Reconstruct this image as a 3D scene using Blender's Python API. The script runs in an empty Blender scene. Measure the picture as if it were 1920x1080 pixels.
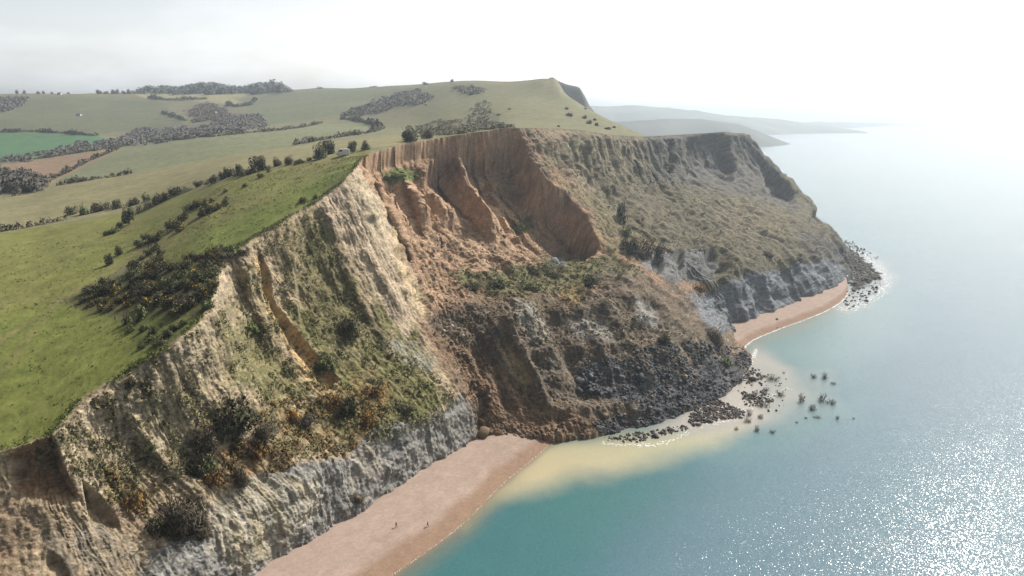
import bpy, math, random
import numpy as np
R = math.radians
random.seed(7)
rng = np.random.default_rng(11)
SC = bpy.context.scene
COL = SC.collection

# ------------------------------------------------------------------ camera, sky, sun, exposure
CAM_H, PITCH, FOC = 115.0, R(13.5), 1350.0
cam_d = bpy.data.cameras.new("camera")
cam_d.sensor_fit = 'HORIZONTAL'; cam_d.sensor_width = 36.0
cam_d.lens = FOC / 1920.0 * 36.0
cam_d.clip_start = 1.0; cam_d.clip_end = 90000.0
cam = bpy.data.objects.new("camera", cam_d); COL.objects.link(cam)
cam.location = (0, 0, CAM_H); cam.rotation_euler = (math.pi / 2 - PITCH, 0, 0)
SC.camera = cam

SUN_AZ, SUN_EL = R(44), R(44)          # azimuth to the right of the view direction (+Y)
world = bpy.data.worlds.new("World"); SC.world = world; world.use_nodes = True
wn, wl = world.node_tree.nodes, world.node_tree.links
wn.clear()
w_out = wn.new('ShaderNodeOutputWorld'); w_bg = wn.new('ShaderNodeBackground')
w_sky = wn.new('ShaderNodeTexSky'); w_sky.sky_type = 'NISHITA'; w_sky.sun_disc = False
w_sky.sun_elevation = SUN_EL; w_sky.sun_rotation = SUN_AZ
w_sky.air_density = 1.0; w_sky.dust_density = 6.0; w_sky.ozone_density = 1.0; w_sky.altitude = 100
w_bg.inputs['Strength'].default_value = 0.11
# thin high cloud veil: whitens the blue, brokenly
w_tc = wn.new('ShaderNodeTexCoord'); w_map = wn.new('ShaderNodeMapping')
w_map.inputs['Scale'].default_value = (1.0, 1.0, 3.2)
w_no = wn.new('ShaderNodeTexNoise'); w_no.inputs['Scale'].default_value = 4.2; w_no.inputs['Detail'].default_value = 6
w_no.inputs['Roughness'].default_value = 0.55
w_rmp = wn.new('ShaderNodeMapRange'); w_rmp.inputs['From Min'].default_value = 0.35; w_rmp.inputs['From Max'].default_value = 0.7
w_rmp.inputs['To Min'].default_value = 0.45; w_rmp.inputs['To Max'].default_value = 0.95
w_mix = wn.new('ShaderNodeMix'); w_mix.data_type = 'RGBA'
w_hsv = wn.new('ShaderNodeHueSaturation'); w_hsv.inputs['Saturation'].default_value = 0.16; w_hsv.inputs['Value'].default_value = 1.25
wl.new(w_tc.outputs['Generated'], w_map.inputs['Vector']); wl.new(w_map.outputs[0], w_no.inputs['Vector'])
wl.new(w_no.outputs['Fac'], w_rmp.inputs['Value']); wl.new(w_rmp.outputs[0], w_mix.inputs[0])
w_add = wn.new('ShaderNodeMix'); w_add.data_type = 'RGBA'; w_add.inputs[0].default_value = .62
w_add.inputs[7].default_value = (3.85, 3.98, 4.12, 1)
wl.new(w_sky.outputs[0], w_hsv.inputs['Color']); wl.new(w_hsv.outputs[0], w_add.inputs[6])
wl.new(w_sky.outputs[0], w_mix.inputs[6]); wl.new(w_add.outputs[2], w_mix.inputs[7])
# the low hazy air is far brighter than the zenith
w_sep = wn.new('ShaderNodeSeparateXYZ'); wl.new(w_tc.outputs['Generated'], w_sep.inputs[0])
w_hz = wn.new('ShaderNodeMapRange'); w_hz.inputs['From Min'].default_value = 0.0; w_hz.inputs['From Max'].default_value = 0.30
w_hz.inputs['To Min'].default_value = 3.3; w_hz.inputs['To Max'].default_value = 0.2; w_hz.interpolation_type = 'SMOOTHSTEP'
wl.new(w_sep.outputs['Z'], w_hz.inputs['Value'])
w_sc = wn.new('ShaderNodeVectorMath'); w_sc.operation = 'SCALE'
# the hazy sky opposite the sun is dimmer
w_opp = wn.new('ShaderNodeVectorMath'); w_opp.operation = 'DOT_PRODUCT'; wl.new(w_tc.outputs['Generated'], w_opp.inputs[0]); w_opp.inputs[1].default_value = (math.sin(SUN_AZ), math.cos(SUN_AZ), 0)
w_om = wn.new('ShaderNodeMapRange'); w_om.interpolation_type = 'SMOOTHSTEP'; w_om.inputs['From Min'].default_value = -.75; w_om.inputs['From Max'].default_value = .2; w_om.inputs['To Min'].default_value = .36
wl.new(w_opp.outputs['Value'], w_om.inputs['Value'])
w_mm = wn.new('ShaderNodeMath'); w_mm.operation = 'MULTIPLY'; wl.new(w_hz.outputs[0], w_mm.inputs[0]); wl.new(w_om.outputs[0], w_mm.inputs[1])
wl.new(w_mix.outputs[2], w_sc.inputs[0]); wl.new(w_mm.outputs[0], w_sc.inputs['Scale'])
# the aureole of the hazy sun, out of the picture to the upper right
w_dot = wn.new('ShaderNodeVectorMath'); w_dot.operation = 'DOT_PRODUCT'; w_nrm = wn.new('ShaderNodeVectorMath'); w_nrm.operation = 'NORMALIZE'
wl.new(w_tc.outputs['Generated'], w_nrm.inputs[0]); wl.new(w_nrm.outputs[0], w_dot.inputs[0])
w_dot.inputs[1].default_value = (math.sin(SUN_AZ) * math.cos(SUN_EL), math.cos(SUN_AZ) * math.cos(SUN_EL), math.sin(SUN_EL))
w_cl = wn.new('ShaderNodeMath'); w_cl.operation = 'MAXIMUM'; w_cl.inputs[1].default_value = 0.0; wl.new(w_dot.outputs['Value'], w_cl.inputs[0])
w_pw = wn.new('ShaderNodeMath'); w_pw.operation = 'POWER'; w_pw.inputs[1].default_value = 4.5; wl.new(w_cl.outputs[0], w_pw.inputs[0])
w_gl = wn.new('ShaderNodeVectorMath'); w_gl.operation = 'SCALE'; w_gl.inputs[0].default_value = (17.0, 16.8, 16.4); wl.new(w_pw.outputs[0], w_gl.inputs['Scale'])
w_sum = wn.new('ShaderNodeVectorMath'); w_sum.operation = 'ADD'; wl.new(w_sc.outputs[0], w_sum.inputs[0]); wl.new(w_gl.outputs[0], w_sum.inputs[1])
wl.new(w_sum.outputs[0], w_bg.inputs['Color']); wl.new(w_bg.outputs[0], w_out.inputs['Surface'])

sun_d = bpy.data.lights.new("sun", 'SUN'); sun_d.energy = 5.0; sun_d.angle = R(0.53); sun_d.color = (1.0, 0.945, 0.87)
sun = bpy.data.objects.new("sun", sun_d); COL.objects.link(sun)
sv = (math.sin(SUN_AZ) * math.cos(SUN_EL), math.cos(SUN_AZ) * math.cos(SUN_EL), math.sin(SUN_EL))
from mathutils import Vector, Matrix
sun.rotation_euler = Vector(sv).to_track_quat('Z', 'Y').to_euler()
sun.location = (sv[0] * 500, sv[1] * 500, 700)
SC.view_settings.view_transform = 'Standard'; SC.view_settings.look = 'None'
SC.view_settings.exposure = 0.2; SC.view_settings.gamma = 1.0
SC.view_settings.use_curve_mapping = False
cy = SC.cycles
cy.max_bounces = 5; cy.diffuse_bounces = 1; cy.glossy_bounces = 2; cy.transmission_bounces = 0
cy.volume_bounces = 0; cy.transparent_max_bounces = 4; cy.caustics_reflective = False; cy.caustics_refractive = False
cy.sample_clamp_direct = 0.0; cy.sample_clamp_indirect = 6.0
cy.use_denoising = True

# ------------------------------------------------------------------ numeric helpers
f32 = np.float32
CP, SP = math.cos(PITCH), math.sin(PITCH)
def project(P):
    """photo pixel of world points, to survey the real place against the photograph"""
    X, Y, Z = P[..., 0], P[..., 1], P[..., 2] - CAM_H
    D = np.maximum(Y * CP - Z * SP, 1e-3); V = Y * SP + Z * CP
    return 960 + FOC * X / D, 540 - FOC * V / D, D
def dep_tan(py):
    return np.tan(PITCH + np.arctan((np.asarray(py, float) - 540) / FOC))
def survey(px, py, Y=None, z=None):
    t = dep_tan(py)
    if Y is None: Y = (CAM_H - z) / t
    else: z = CAM_H - Y * t
    D = Y * CP + (CAM_H - z) * SP
    return np.array([(px - 960) / FOC * D, Y, z])
_perm = rng.permutation(256).astype(np.int32); _perm = np.concatenate([_perm, _perm, _perm])
_g = rng.normal(size=(256, 3)); _g = (_g / np.linalg.norm(_g, axis=1)[:, None]).astype(f32)
def pn(x, y, z=0.0):
    x = np.asarray(x, f32); y = np.asarray(y, f32); z = np.asarray(z, f32) + np.zeros_like(x)
    xi, yi, zi = np.floor(x), np.floor(y), np.floor(z)
    fx, fy, fz = x - xi, y - yi, z - zi
    xi = xi.astype(np.int32) & 255; yi = yi.astype(np.int32) & 255; zi = zi.astype(np.int32) & 255
    u = fx * fx * fx * (fx * (fx * 6 - 15) + 10); v = fy * fy * fy * (fy * (fy * 6 - 15) + 10); w = fz * fz * fz * (fz * (fz * 6 - 15) + 10)
    out = 0
    for dx in (0, 1):
        a = _perm[xi + dx]; wx = u if dx else 1 - u
        for dy in (0, 1):
            b = _perm[a + ((yi + dy) & 255)]; wy = v if dy else 1 - v
            for dz in (0, 1):
                h = _perm[b + ((zi + dz) & 255)]; wz = w if dz else 1 - w
                g = _g[h & 255]
                out = out + wx * wy * wz * (g[..., 0] * (fx - dx) + g[..., 1] * (fy - dy) + g[..., 2] * (fz - dz))
    return out * 1.5
def fbm(x, y, z=0.0, o=4, ga=0.5):
    s, a, k = 0, 1.0, 1.0
    for i in range(o):
        s = s + a * pn(np.asarray(x) * k + 17.3 * i, np.asarray(y) * k + 5.1 * i, np.asarray(z) * k + 9.7 * i); a *= ga; k *= 2.03
    return s
def ridged(x, y, z=0.0, o=3):
    s, a, k = 0, 1.0, 1.0
    for i in range(o):
        s = s + a * (1 - 2.2 * np.abs(pn(np.asarray(x) * k + 31.7 * i, np.asarray(y) * k + 3.3 * i, np.asarray(z) * k + i))); a *= .5; k *= 2.1
    return s / 1.75
def sstep(a, b, x):
    t = np.clip((x - a) / (b - a), 0, 1); return t * t * (3 - 2 * t)
def pchip(x, y, xq):
    x = np.asarray(x, float); y = np.asarray(y, float); h = np.diff(x); d = np.diff(y) / h
    m = np.zeros(len(x)); m[0], m[-1] = d[0], d[-1]
    for i in range(1, len(x) - 1):
        if d[i - 1] * d[i] > 0:
            w1, w2 = 2 * h[i] + h[i - 1], h[i] + 2 * h[i - 1]
            m[i] = (w1 + w2) / (w1 / d[i - 1] + w2 / d[i])
    xq = np.clip(xq, x[0], x[-1]); k = np.clip(np.searchsorted(x, xq) - 1, 0, len(x) - 2)
    t = (xq - x[k]) / h[k]; t2, t3 = t * t, t * t * t
    return (2*t3-3*t2+1)*y[k] + (t3-2*t2+t)*h[k]*m[k] + (-2*t3+3*t2)*y[k+1] + (t3-t2)*h[k]*m[k+1]
def sdpoly(px, py, poly):
    """signed distance, positive inside"""
    poly = np.asarray(poly, f32); out = np.full(px.shape, -1e3, f32)
    lo, hi = poly.min(0) - 90, poly.max(0) + 90
    m = (px > lo[0]) & (px < hi[0]) & (py > lo[1]) & (py < hi[1])
    x, y = px[m].astype(f32), py[m].astype(f32)
    if x.size == 0: return out
    d = np.full(x.shape, 1e9, f32); ins = np.zeros(x.shape, bool)
    for a, b in zip(poly, np.roll(poly, -1, 0)):
        e = b - a; t = np.clip(((x - a[0]) * e[0] + (y - a[1]) * e[1]) / max(float(e @ e), 1e-6), 0, 1)
        d = np.minimum(d, (x - a[0] - t * e[0]) ** 2 + (y - a[1] - t * e[1]) ** 2)
        if a[1] != b[1]:
            c = (a[1] > y) != (b[1] > y)
            ins ^= c & (x < e[0] * (y - a[1]) / e[1] + a[0])
    out[m] = np.where(ins, np.sqrt(d), -np.sqrt(d)); return out
def dline(px, py, line):
    """distance to polyline and position (0..1) along it"""
    line = np.asarray(line, f32); L = np.linalg.norm(np.diff(line, axis=0), axis=1); S = np.concatenate([[0], np.cumsum(L)])
    best = np.full(px.shape, 1e9, f32); pos = np.zeros(px.shape, f32)
    for i in range(len(line) - 1):
        a, e = line[i], line[i + 1] - line[i]
        t = np.clip(((px - a[0]) * e[0] + (py - a[1]) * e[1]) / float(e @ e), 0, 1)
        d = (px - a[0] - t * e[0]) ** 2 + (py - a[1] - t * e[1]) ** 2
        k = d < best; best = np.where(k, d, best); pos = np.where(k, (S[i] + t * L[i]) / S[-1], pos)
    return np.sqrt(best), pos

# ------------------------------------------------------------------ scene helpers
def tag(o, label=None, cat=None, group=None, kind=None):
    if label: o['label'] = label
    if cat: o['category'] = cat
    if group: o['group'] = group
    if kind: o['kind'] = kind
    return o
def mesh_np(name, V, F, mat=None, attrs=None, smooth=True, parent=None, link=True):
    V = np.asarray(V, f32).reshape(-1, 3); F = np.asarray(F, np.int32); n = F.shape[1]
    me = bpy.data.meshes.new(name)
    me.vertices.add(len(V)); me.vertices.foreach_set('co', V.ravel())
    me.loops.add(F.size); me.loops.foreach_set('vertex_index', F.ravel())
    me.polygons.add(len(F)); me.polygons.foreach_set('loop_start', np.arange(0, F.size, n, dtype=np.int32))
    me.polygons.foreach_set('loop_total', np.full(len(F), n, np.int32))
    if smooth: me.polygons.foreach_set('use_smooth', np.ones(len(F), bool))
    me.update(calc_edges=True)
    for k, a in (attrs or {}).items():
        a = np.asarray(a, f32)
        if a.ndim == 1:
            me.attributes.new(k, 'FLOAT', 'POINT').data.foreach_set('value', a)
        elif k == 'nrm':
            me.normals_split_custom_set_from_vertices(a.reshape(-1, 3))
        else:
            c = np.ones((len(V), 4), f32); c[:, :3] = a.reshape(-1, 3)
            me.attributes.new(k, 'FLOAT_COLOR', 'POINT').data.foreach_set('color', c.ravel())
    if mat: me.materials.append(mat)
    if not link: return me
    return link_mesh(name, me, parent)
def link_mesh(name, me, parent=None):
    o = bpy.data.objects.new(name, me); COL.objects.link(o)
    if parent: o.parent = parent
    return o
def empty(name, loc, rz=0):
    o = bpy.data.objects.new(name, None); COL.objects.link(o); o.location = loc; o.rotation_euler = (0, 0, rz)
    o.empty_display_size = .2
    return o
def grid_faces(nr, nc, flip=False):
    i = np.arange(nr - 1)[:, None] * nc + np.arange(nc - 1)[None, :]
    q = np.stack([i, i + 1, i + nc + 1, i + nc], -1).reshape(-1, 4)
    return q[:, ::-1] if flip else q
def mat_base(name, rough=0.9, spec=0.2):
    m = bpy.data.materials.new(name); m.use_nodes = True
    nt = m.node_tree; b = nt.nodes['Principled BSDF']
    b.inputs['Roughness'].default_value = rough; b.inputs['Specular IOR Level'].default_value = spec
    return m, nt, b
def node(nt, t, **kw):
    n = nt.nodes.new(t)
    for k, v in kw.items():
        if hasattr(n, k): setattr(n, k, v)
        else: n.inputs[k.replace('_', ' ')].default_value = v
    return n
def terrain_mat(name, s1=0.9, s2=0.12, amp1=0.35, amp2=0.25, bump=0.5, bdist=0.5, rough=0.95, spec=.1):
    """reads the mesh's albedo attribute; grains it with two scales of noise and bumps it"""
    m, nt, b = mat_base(name, rough, spec); L = nt.links
    at = node(nt, 'ShaderNodeAttribute', attribute_name='albedo')
    tc = node(nt, 'ShaderNodeTexCoord')
    n1 = node(nt, 'ShaderNodeTexNoise', Scale=s1, Detail=5.0, Roughness=0.65); n2 = node(nt, 'ShaderNodeTexNoise', Scale=s2, Detail=4.0)
    L.new(tc.outputs['Object'], n1.inputs['Vector']); L.new(tc.outputs['Object'], n2.inputs['Vector'])
    r1 = node(nt, 'ShaderNodeMapRange'); r1.inputs['From Min'].default_value = .3; r1.inputs['From Max'].default_value = .7
    r1.inputs['To Min'].default_value = 1 - amp1; r1.inputs['To Max'].default_value = 1 + amp1
    r2 = node(nt, 'ShaderNodeMapRange'); r2.inputs['From Min'].default_value = .3; r2.inputs['From Max'].default_value = .7
    r2.inputs['To Min'].default_value = 1 - amp2; r2.inputs['To Max'].default_value = 1 + amp2
    L.new(n1.outputs['Fac'], r1.inputs['Value']); L.new(n2.outputs['Fac'], r2.inputs['Value'])
    mu = node(nt, 'ShaderNodeMath', operation='MULTIPLY'); L.new(r1.outputs[0], mu.inputs[0]); L.new(r2.outputs[0], mu.inputs[1])
    vs = node(nt, 'ShaderNodeVectorMath', operation='SCALE'); L.new(at.outputs['Color'], vs.inputs[0]); L.new(mu.outputs[0], vs.inputs['Scale'])
    L.new(vs.outputs[0], b.inputs['Base Color'])
    if bump:
        bp = node(nt, 'ShaderNodeBump', Strength=bump, Distance=bdist); L.new(n1.outputs['Fac'], bp.inputs['Height']); L.new(bp.outputs[0], b.inputs['Normal'])
    return m
class Paint:
    """albedo of a surface, zone over zone (colours of the ground itself; light and shade come from the sun)"""
    def __init__(s, shape, PX, PY, c): s.c = np.zeros(shape + (3,), f32) + np.asarray(c, f32); s.PX, s.PY = PX, PY
    def mix(s, mask, ca, cb=None, t=None):
        ca = np.asarray(ca, f32)
        if cb is not None: ca = ca + (np.asarray(cb, f32) - ca) * np.clip(t, 0, 1)[..., None]
        s.c += (ca - s.c) * mask[..., None]
    def zone(s, poly, ca, cb=None, t=None, soft=6, w=0.0, amt=1.0):
        m = sstep(-soft, soft, sdpoly(s.PX, s.PY, poly) + w) * amt
        s.mix(m, ca, cb, t); return m
    def line(s, line, width, ca, w=0.0, amt=1.0):
        d, _ = dline(s.PX, s.PY, line); m = sstep(1.0, 0.35, d / width + w) * amt; s.mix(m, ca); return m

# ------------------------------------------------------------------ cliff: surveyed top edge and foot
# (fall-line number u, photo px, py, forward distance Y or height z)
TOP = [(-2,-760,1020,None,26),(-1,-300,960,None,31),(0,0,850,None,40),(1.6,70,826,None,42),(2,95,813,None,43),(2.4,140,765,None,46),(3,240,695,None,51.5),(3.5,330,640,None,57),
       (4,385,588,None,61.3),(5,398,540,None,64.5),(5.5,412,495,None,67.2),(6,450,462,None,71.6),(6.5,520,420,None,77.0),(7,600,372,None,83.9),
       (8,668,312,300,None),(8.25,676,298,318,None),(8.6,700,287,338,None),(9,760,270,368,None),(9.5,830,258,392,None),(10,900,247,402,None),(11,965,240,409,None),
       (12,1080,243,462,None),(12.5,1150,253,515,None),(13,1210,256,555,None),(14,1300,251,620,None),(14.7,1362,247,664,None),(15,1372,249,675,None),(16,1396,251,692,None)]
TOPW = [(17,(212,730,93)),(18,(205,790,60)),(19,(190,870,6))]
FOOT = [(-2,None,(-150,30,3)),(-1,None,(-112,88,3)),(0,None,(-90,123,3)),(2,None,(-79,139,3)),(3,None,(-67,158,3)),(4,None,(-54,177,3)),(5,(637,975),3),(6,(722,924),3),(7,(845,848),3),
        (7.6,(888,822),3),(8,(905,815),3),(8.5,(960,822),1.5),(9,(1060,824),0),(9.5,(1190,805),-.3),(10,(1300,768),-.3),(10.5,(1385,715),-.3),(11,(1402,662),0),(11.5,(1372,630),1),(12,(1362,616),3),
        (12.5,(1440,585),3),(13,(1519,555),3),(13.6,(1580,526),3),(14,(1592,510),2),(15,(1588,476),.5),(16,(1560,453),-.2),(17,None,(296,720,-.5)),(18,None,(290,800,-.5)),(19,None,(270,880,-.5))]
tu = np.array([t[0] for t in TOP] + [t[0] for t in TOPW], float)
tp = np.array([survey(t[1], t[2], t[3], t[4]) for t in TOP] + [t[1] for t in TOPW])
fu = np.array([t[0] for t in FOOT], float)
fp = np.array([survey(t[1][0], t[1][1], z=t[2]) if t[1] else np.array(t[2], float) for t in FOOT])
PROF = {  # fall-line profiles: fraction of the setback, fraction of the height
 'near': ([0, .18, .42, .68, .90, 1], [1, .74, .50, .34, .23, 0]),
 'n7':   ([0, .16, .40, .68, .90, 1], [1, .78, .53, .34, .23, 0]),
 'slip': ([0, .04, .26, .45, .62, 1], [1, .92, .64, .46, .385, 0]),
 'sl8':  ([0, .14, .36, .62, .84, 1], [1, .80, .56, .34, .20, 0]),
 'sl11': ([0, .06, .30, .50, .70, 1], [1, .88, .59, .43, .30, 0]),
 'far':  ([0, .14, .35, .62, .88, 1], [1, .68, .52, .37, .24, 0]),
 'f15':  ([0, .15, .38, .62, .88, 1], [1, .72, .52, .36, .14, 0]),
 'head': ([0, .15, .40, .66, .92, 1], [1, .85, .64, .43, .10, 0])}
ST = [(-2,'near'),(6,'near'),(7,'n7'),(8,'sl8'),(9,'slip'),(10,'slip'),(11,'sl11'),(12,'far'),(14,'far'),(15,'f15'),(16,'head'),(19,'head')]
su = np.array([s[0] for s in ST], float)
ps = np.array([PROF[s[1]][0] for s in ST]); ph = np.array([PROF[s[1]][1] for s in ST])
NR = 430
ud = np.linspace(-2, 19, 8000)
Ad = np.stack([pchip(tu, tp[:, k], ud) for k in range(3)], -1); Ed = np.stack([pchip(fu, fp[:, k], ud) for k in range(3)], -1)
ax, ay, _ = project(Ad); ex, ey, _ = project(Ed)
w = np.hypot(np.diff(ax), np.diff(ay)) * .6 + np.hypot(np.diff(ex), np.diff(ey)) * .4
mid = .5 * (ud[1:] + ud[:-1]); w = np.where(mid < 1.0, w * .35, w); w = np.where(mid > 16.2, w * .5, w) + .02
cw = np.concatenate([[0], np.cumsum(w)]); NC = 1560
U = np.interp(np.linspace(0, cw[-1], NC), cw, ud)
A = np.stack([pchip(tu, tp[:, k], U) for k in range(3)], -1); E = np.stack([pchip(fu, fp[:, k], U) for k in range(3)], -1)
A0 = A.copy()
Lt = np.concatenate([[0], np.cumsum(np.linalg.norm(np.diff(A, axis=0), axis=1))])
# the edge is nibbled: small bites and slips
hd = E - A; hd[:, 2] = 0; hd /= np.linalg.norm(hd, axis=1)[:, None]
bite = 1.1 * fbm(Lt / 11, 0 * Lt, 3.1, 3) + .5 * pn(Lt / 1.9, 0 * Lt, 8.2) - .8 * np.maximum(0, ridged(Lt / 16, 0 * Lt, 5.0, 2) - .4)
bite *= np.where(U < 8, .8, 1.1) * sstep(16.2, 15.6, U) * np.where((U > 8.1) & (U < 11), 1.5, 1.0)
A = A + hd * bite[:, None]
SF = np.stack([pchip(su, ps[:, k], U) for k in range(6)], -1); HF = np.stack([pchip(su, ph[:, k], U) for k in range(6)], -1)
# arc-length-ish row parameter
kk = np.linspace(0, 1, NR)
S = np.zeros((NR, NC)); H = np.zeros((NR, NC))
for j in range(NC):
    hor = np.linalg.norm((E - A)[j, :2]); ver = A[j, 2] - E[j, 2]
    L = np.concatenate([[0], np.cumsum(np.hypot(np.diff(SF[j]) * hor, np.diff(HF[j]) * ver))]); L /= L[-1]
    S[:, j] = pchip(L, SF[j], kk); H[:, j] = pchip(L, HF[j], kk)
P = A[None] + S[..., None] * (E - A)[None]
P[..., 2] = E[None, :, 2] + H * (A[:, 2] - E[:, 2])[None]
UU = np.broadcast_to(U, (NR, NC)); VV = np.broadcast_to(kk[:, None], (NR, NC))
Lu = np.broadcast_to(np.concatenate([[0], np.cumsum(np.linalg.norm(np.diff(P[NR // 2], axis=0), axis=1))]), (NR, NC)).astype(f32)
Lv = np.concatenate([np.zeros((1, NC)), np.cumsum(np.linalg.norm(np.diff(P, axis=0), axis=2), 0)]).astype(f32)
def normals(P):
    du = np.gradient(P, axis=1); dv = np.gradient(P, axis=0)
    n = np.cross(du, dv); n /= np.linalg.norm(n, axis=2)[..., None] + 1e-9
    return n * np.where(n[..., 2:3] < 0, -1, 1) if n[..., 2].mean() < 0 else n
N = normals(P)
if N[..., 2].mean() < 0: N = -N
px, py, DD = project(P)
x, y, z = [P[..., k].astype(f32) for k in range(3)]
wob = 9 * fbm(x / 14, y / 14, z / 14, 4)                       # pixel-free wobble for zone outlines, in photo-pixel units
near = sstep(8.0, 7.6, UU); far = sstep(11.4, 12.0, UU); slip = (1 - near) * (1 - far)
top0 = sstep(0, .035, VV)                                       # nothing moves at the edge itself
# --- large forms
disp = np.zeros((NR, NC), f32)      # along the normal
drop = np.zeros((NR, NC), f32)      # straight down
def recess(poly, depth, wall, wamp=1.0, vfade=None):
    d = sdpoly(px, py, poly) + wob * wamp * .45
    m = sstep(0, wall, d)
    if vfade: m = m * sstep(vfade[1], vfade[0], py)
    return m * depth
drop += recess([(668,296),(690,284),(760,262),(900,235),(972,230),(990,292),(1012,330),(1062,362),(1100,408),(1118,452),(1190,500),(1130,560),(900,560),(802,606),(798,552),(772,512),(748,432),(706,352)], 7, 9, .5, (400, 560))
_fl = [(880,248),(930,242),(970,237),(990,292),(1012,330),(1062,362),(1106,412),(1122,455)]
_d = dline(px, py, _fl)[0] + wob * .5; _in = sstep(0, 5, sdpoly(px, py, [(860,236),(972,232),(990,292),(1012,330),(1062,362),(1106,412),(1124,458),(1090,500),(900,500),(800,420),(790,300)]) + wob * .3)
drop += 14 * sstep(0, 16, _d) * (1 - .8 * sstep(60, 125, _d)) * _in * sstep(510, 400, py) * (1 - .8 * np.exp(-((dline(px, py, [(850,236),(858,270),(872,310),(908,378),(945,425)])[0] + wob * .4) / 17) ** 2))
disp -= recess([(598,372),(640,468),(655,520),(690,590),(722,645),(770,700),(700,760),(600,700),(560,600),(545,480)], 2.2, 12, .8, (560, 740))
disp -= recess([(14,856),(30,836),(96,806),(116,850),(128,893),(148,938),(170,962),(110,985),(50,965),(18,930)], 5.5, 9, 1.3, (880, 955))
disp -= recess([(478,468),(494,480),(506,520),(512,560),(570,640),(640,715),(610,735),(570,690),(520,610),(490,545)], 3.5, 6, .5)
disp -= recess([(1283,256),(1362,240),(1371,300),(1378,348),(1340,372),(1285,365)], 11, 11, 1.2, (300, 365))
disp -= recess([(1412,285),(1450,320),(1488,360),(1500,410),(1452,395),(1428,340)], 11, 10, 1.0, (350, 405))
disp -= recess([(1246,262),(1262,262),(1262,330),(1248,330)], 8, 7, .5)
disp -= recess([(150,905),(185,930),(222,975),(232,1010),(200,1030),(168,1000)], 4, 7, 1.2, (940, 1020))
disp -= recess([(88,1030),(120,1050),(135,1085),(100,1100),(80,1060)], 1.5, 9, 1.0)
for q in [(1335,500,28,24),(1230,500,12,20),(1270,490,10,20),(1530,425,16,30)]:
    e = np.hypot((px - q[0]) / q[2], (py - q[1]) / q[3]) + wob * .02; disp -= 5.5 * sstep(1.15, .6, e)
for line, wd, h in [([(868,600),(928,690),(960,790)], 11, -3), ([(1000,560),(1060,660),(1110,780)], 11, -2.8), ([(1120,560),(1180,650),(1230,745)], 11, 2.8), ([(1200,560),(1270,640),(1320,720)], 11, -2.6), ([(930,600),(992,700),(1040,790)], 11, 3.2), ([(1060,545),(1120,650),(1160,740)], 9, 2.2), ([(735,296),(762,345),(792,400)], 8, 3.5), ([(806,272),(830,318),(856,360)], 8, 4), ([(880,330),(915,400),(932,446)], 8, 4), ([(935,345),(978,412),(1004,455)], 8, 4), ([(965,335),(1012,392),(1052,445)], 8, 3.5), ([(760,345),(820,430),(850,490)], 10, 3.5), ([(820,390),(880,462),(905,505)], 10, 3.5), ([(700,345),(735,395),(752,430)], 7, 2.5), ([(860,420),(930,480),(980,520)], 9, 2.5), ([(850,240),(862,280),(880,322),(908,378),(945,425)], 14, 6), ([(826,262),(846,330),(875,372),(905,410)], 15, -6), ([(782,285),(818,345),(862,392)], 12, 5.5),
                    ([(742,300),(770,360),(800,410)], 9, 3), ([(915,318),(950,365),(985,415)], 9, 5), ([(935,275),(985,335),(1040,395),(1080,440)], 15, -5.5),
                    ([(718,320),(735,360),(760,420),(800,500)], 9, -3), ([(650,420),(700,500),(760,600)], 8, 1.5), ([(700,360),(740,430),(775,515),(800,570),(800,620)], 9, 3.0),
                    ([(1160,300),(1235,345),(1330,440),(1420,505)], 9, 4.0), ([(1080,250),(1130,330),(1185,400),(1215,450)], 12, 4), ([(1140,360),(1180,420)], 16, -4),
                    ([(935,600),(965,660),(1010,730)], 10, 3), ([(880,740),(905,700),(880,640)], 10, -3), ([(900,735),(905,790)], 8, -3), ([(1290,440),(1390,510),(1440,535)], 9, 3),
                    ([(230,760),(300,860),(400,960)], 14, 1.5), ([(330,700),(420,830),(540,950)], 14, -1.2), ([(560,400),(590,480),(640,560)], 8, -1.2), ([(455,470),(470,560),(520,680)], 12, 2)]:
    d, t = dline(px, py, line); d = d + wob * .5
    disp += h * np.where(py < 470, .7, 1.0) * np.exp(-(d / wd) ** 2) * sstep(0, .12, t) * sstep(1, .8, t)
# --- gullies, ribs, crags
wx = 5 * fbm(x / 22, y / 22, z / 22, 3)
gul = ridged((Lu + wx) / 11, Lv / 60, 1.7, 3); str_ = ridged((Lu + wx * .6) / 2.6, Lv / 22, 4.4, 3); fin = ridged((Lu + wx * .4) / .9, Lv / 7, 2.2, 2)
crag = fbm(x / 8, y / 8, z / 8, 5); bil = np.abs(fbm(x / 3.2, y / 3.2, z / 3.2, 4, .6)); rub = np.abs(fbm(x / 1.3, y / 1.3, z / 1.3, 2, .7))
rockband = near * sstep(.74, .82, VV + .03 * crag) + far * sstep(.78, .86, VV + .03 * crag) * sstep(15.2, 14.2, UU)
debris = slip * sstep(.38, .48, VV) ; scarz = slip * (1 - sstep(.38, .48, VV))
soft = near * (1 - rockband)
slab = sstep(-6, 12, sdpoly(px, py, [(596,374),(668,306),(690,330),(722,380),(748,430),(750,470),(778,520),(803,556),(800,604),(780,592),(762,640),(708,562),(662,486),(628,424)]) + wob * .5)
disp += .68 * soft * (.9 * gul + .5 * str_ + .3 * fin + (1.25 - .75 * slab) * crag + (.65 - .5 * slab) * bil + .25 * rub + (.25 - .08 * slab) * str_ + (.15 + .3 * slab) * fin)
disp += rockband * (1.0 * ridged((Lu + wx * .8) / 7.2, Lv / 50, 9.1, 3) + .25 * ridged((Lu + wx * .5) / 2.1, Lv / 12, 3.1, 3) + 1.4 * crag + .3 * bil + .15 * rub + .15 * fin + .5 * ridged((Lu + wx) / 3.4, Lv / 2.6, 8.8, 3))
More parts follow.
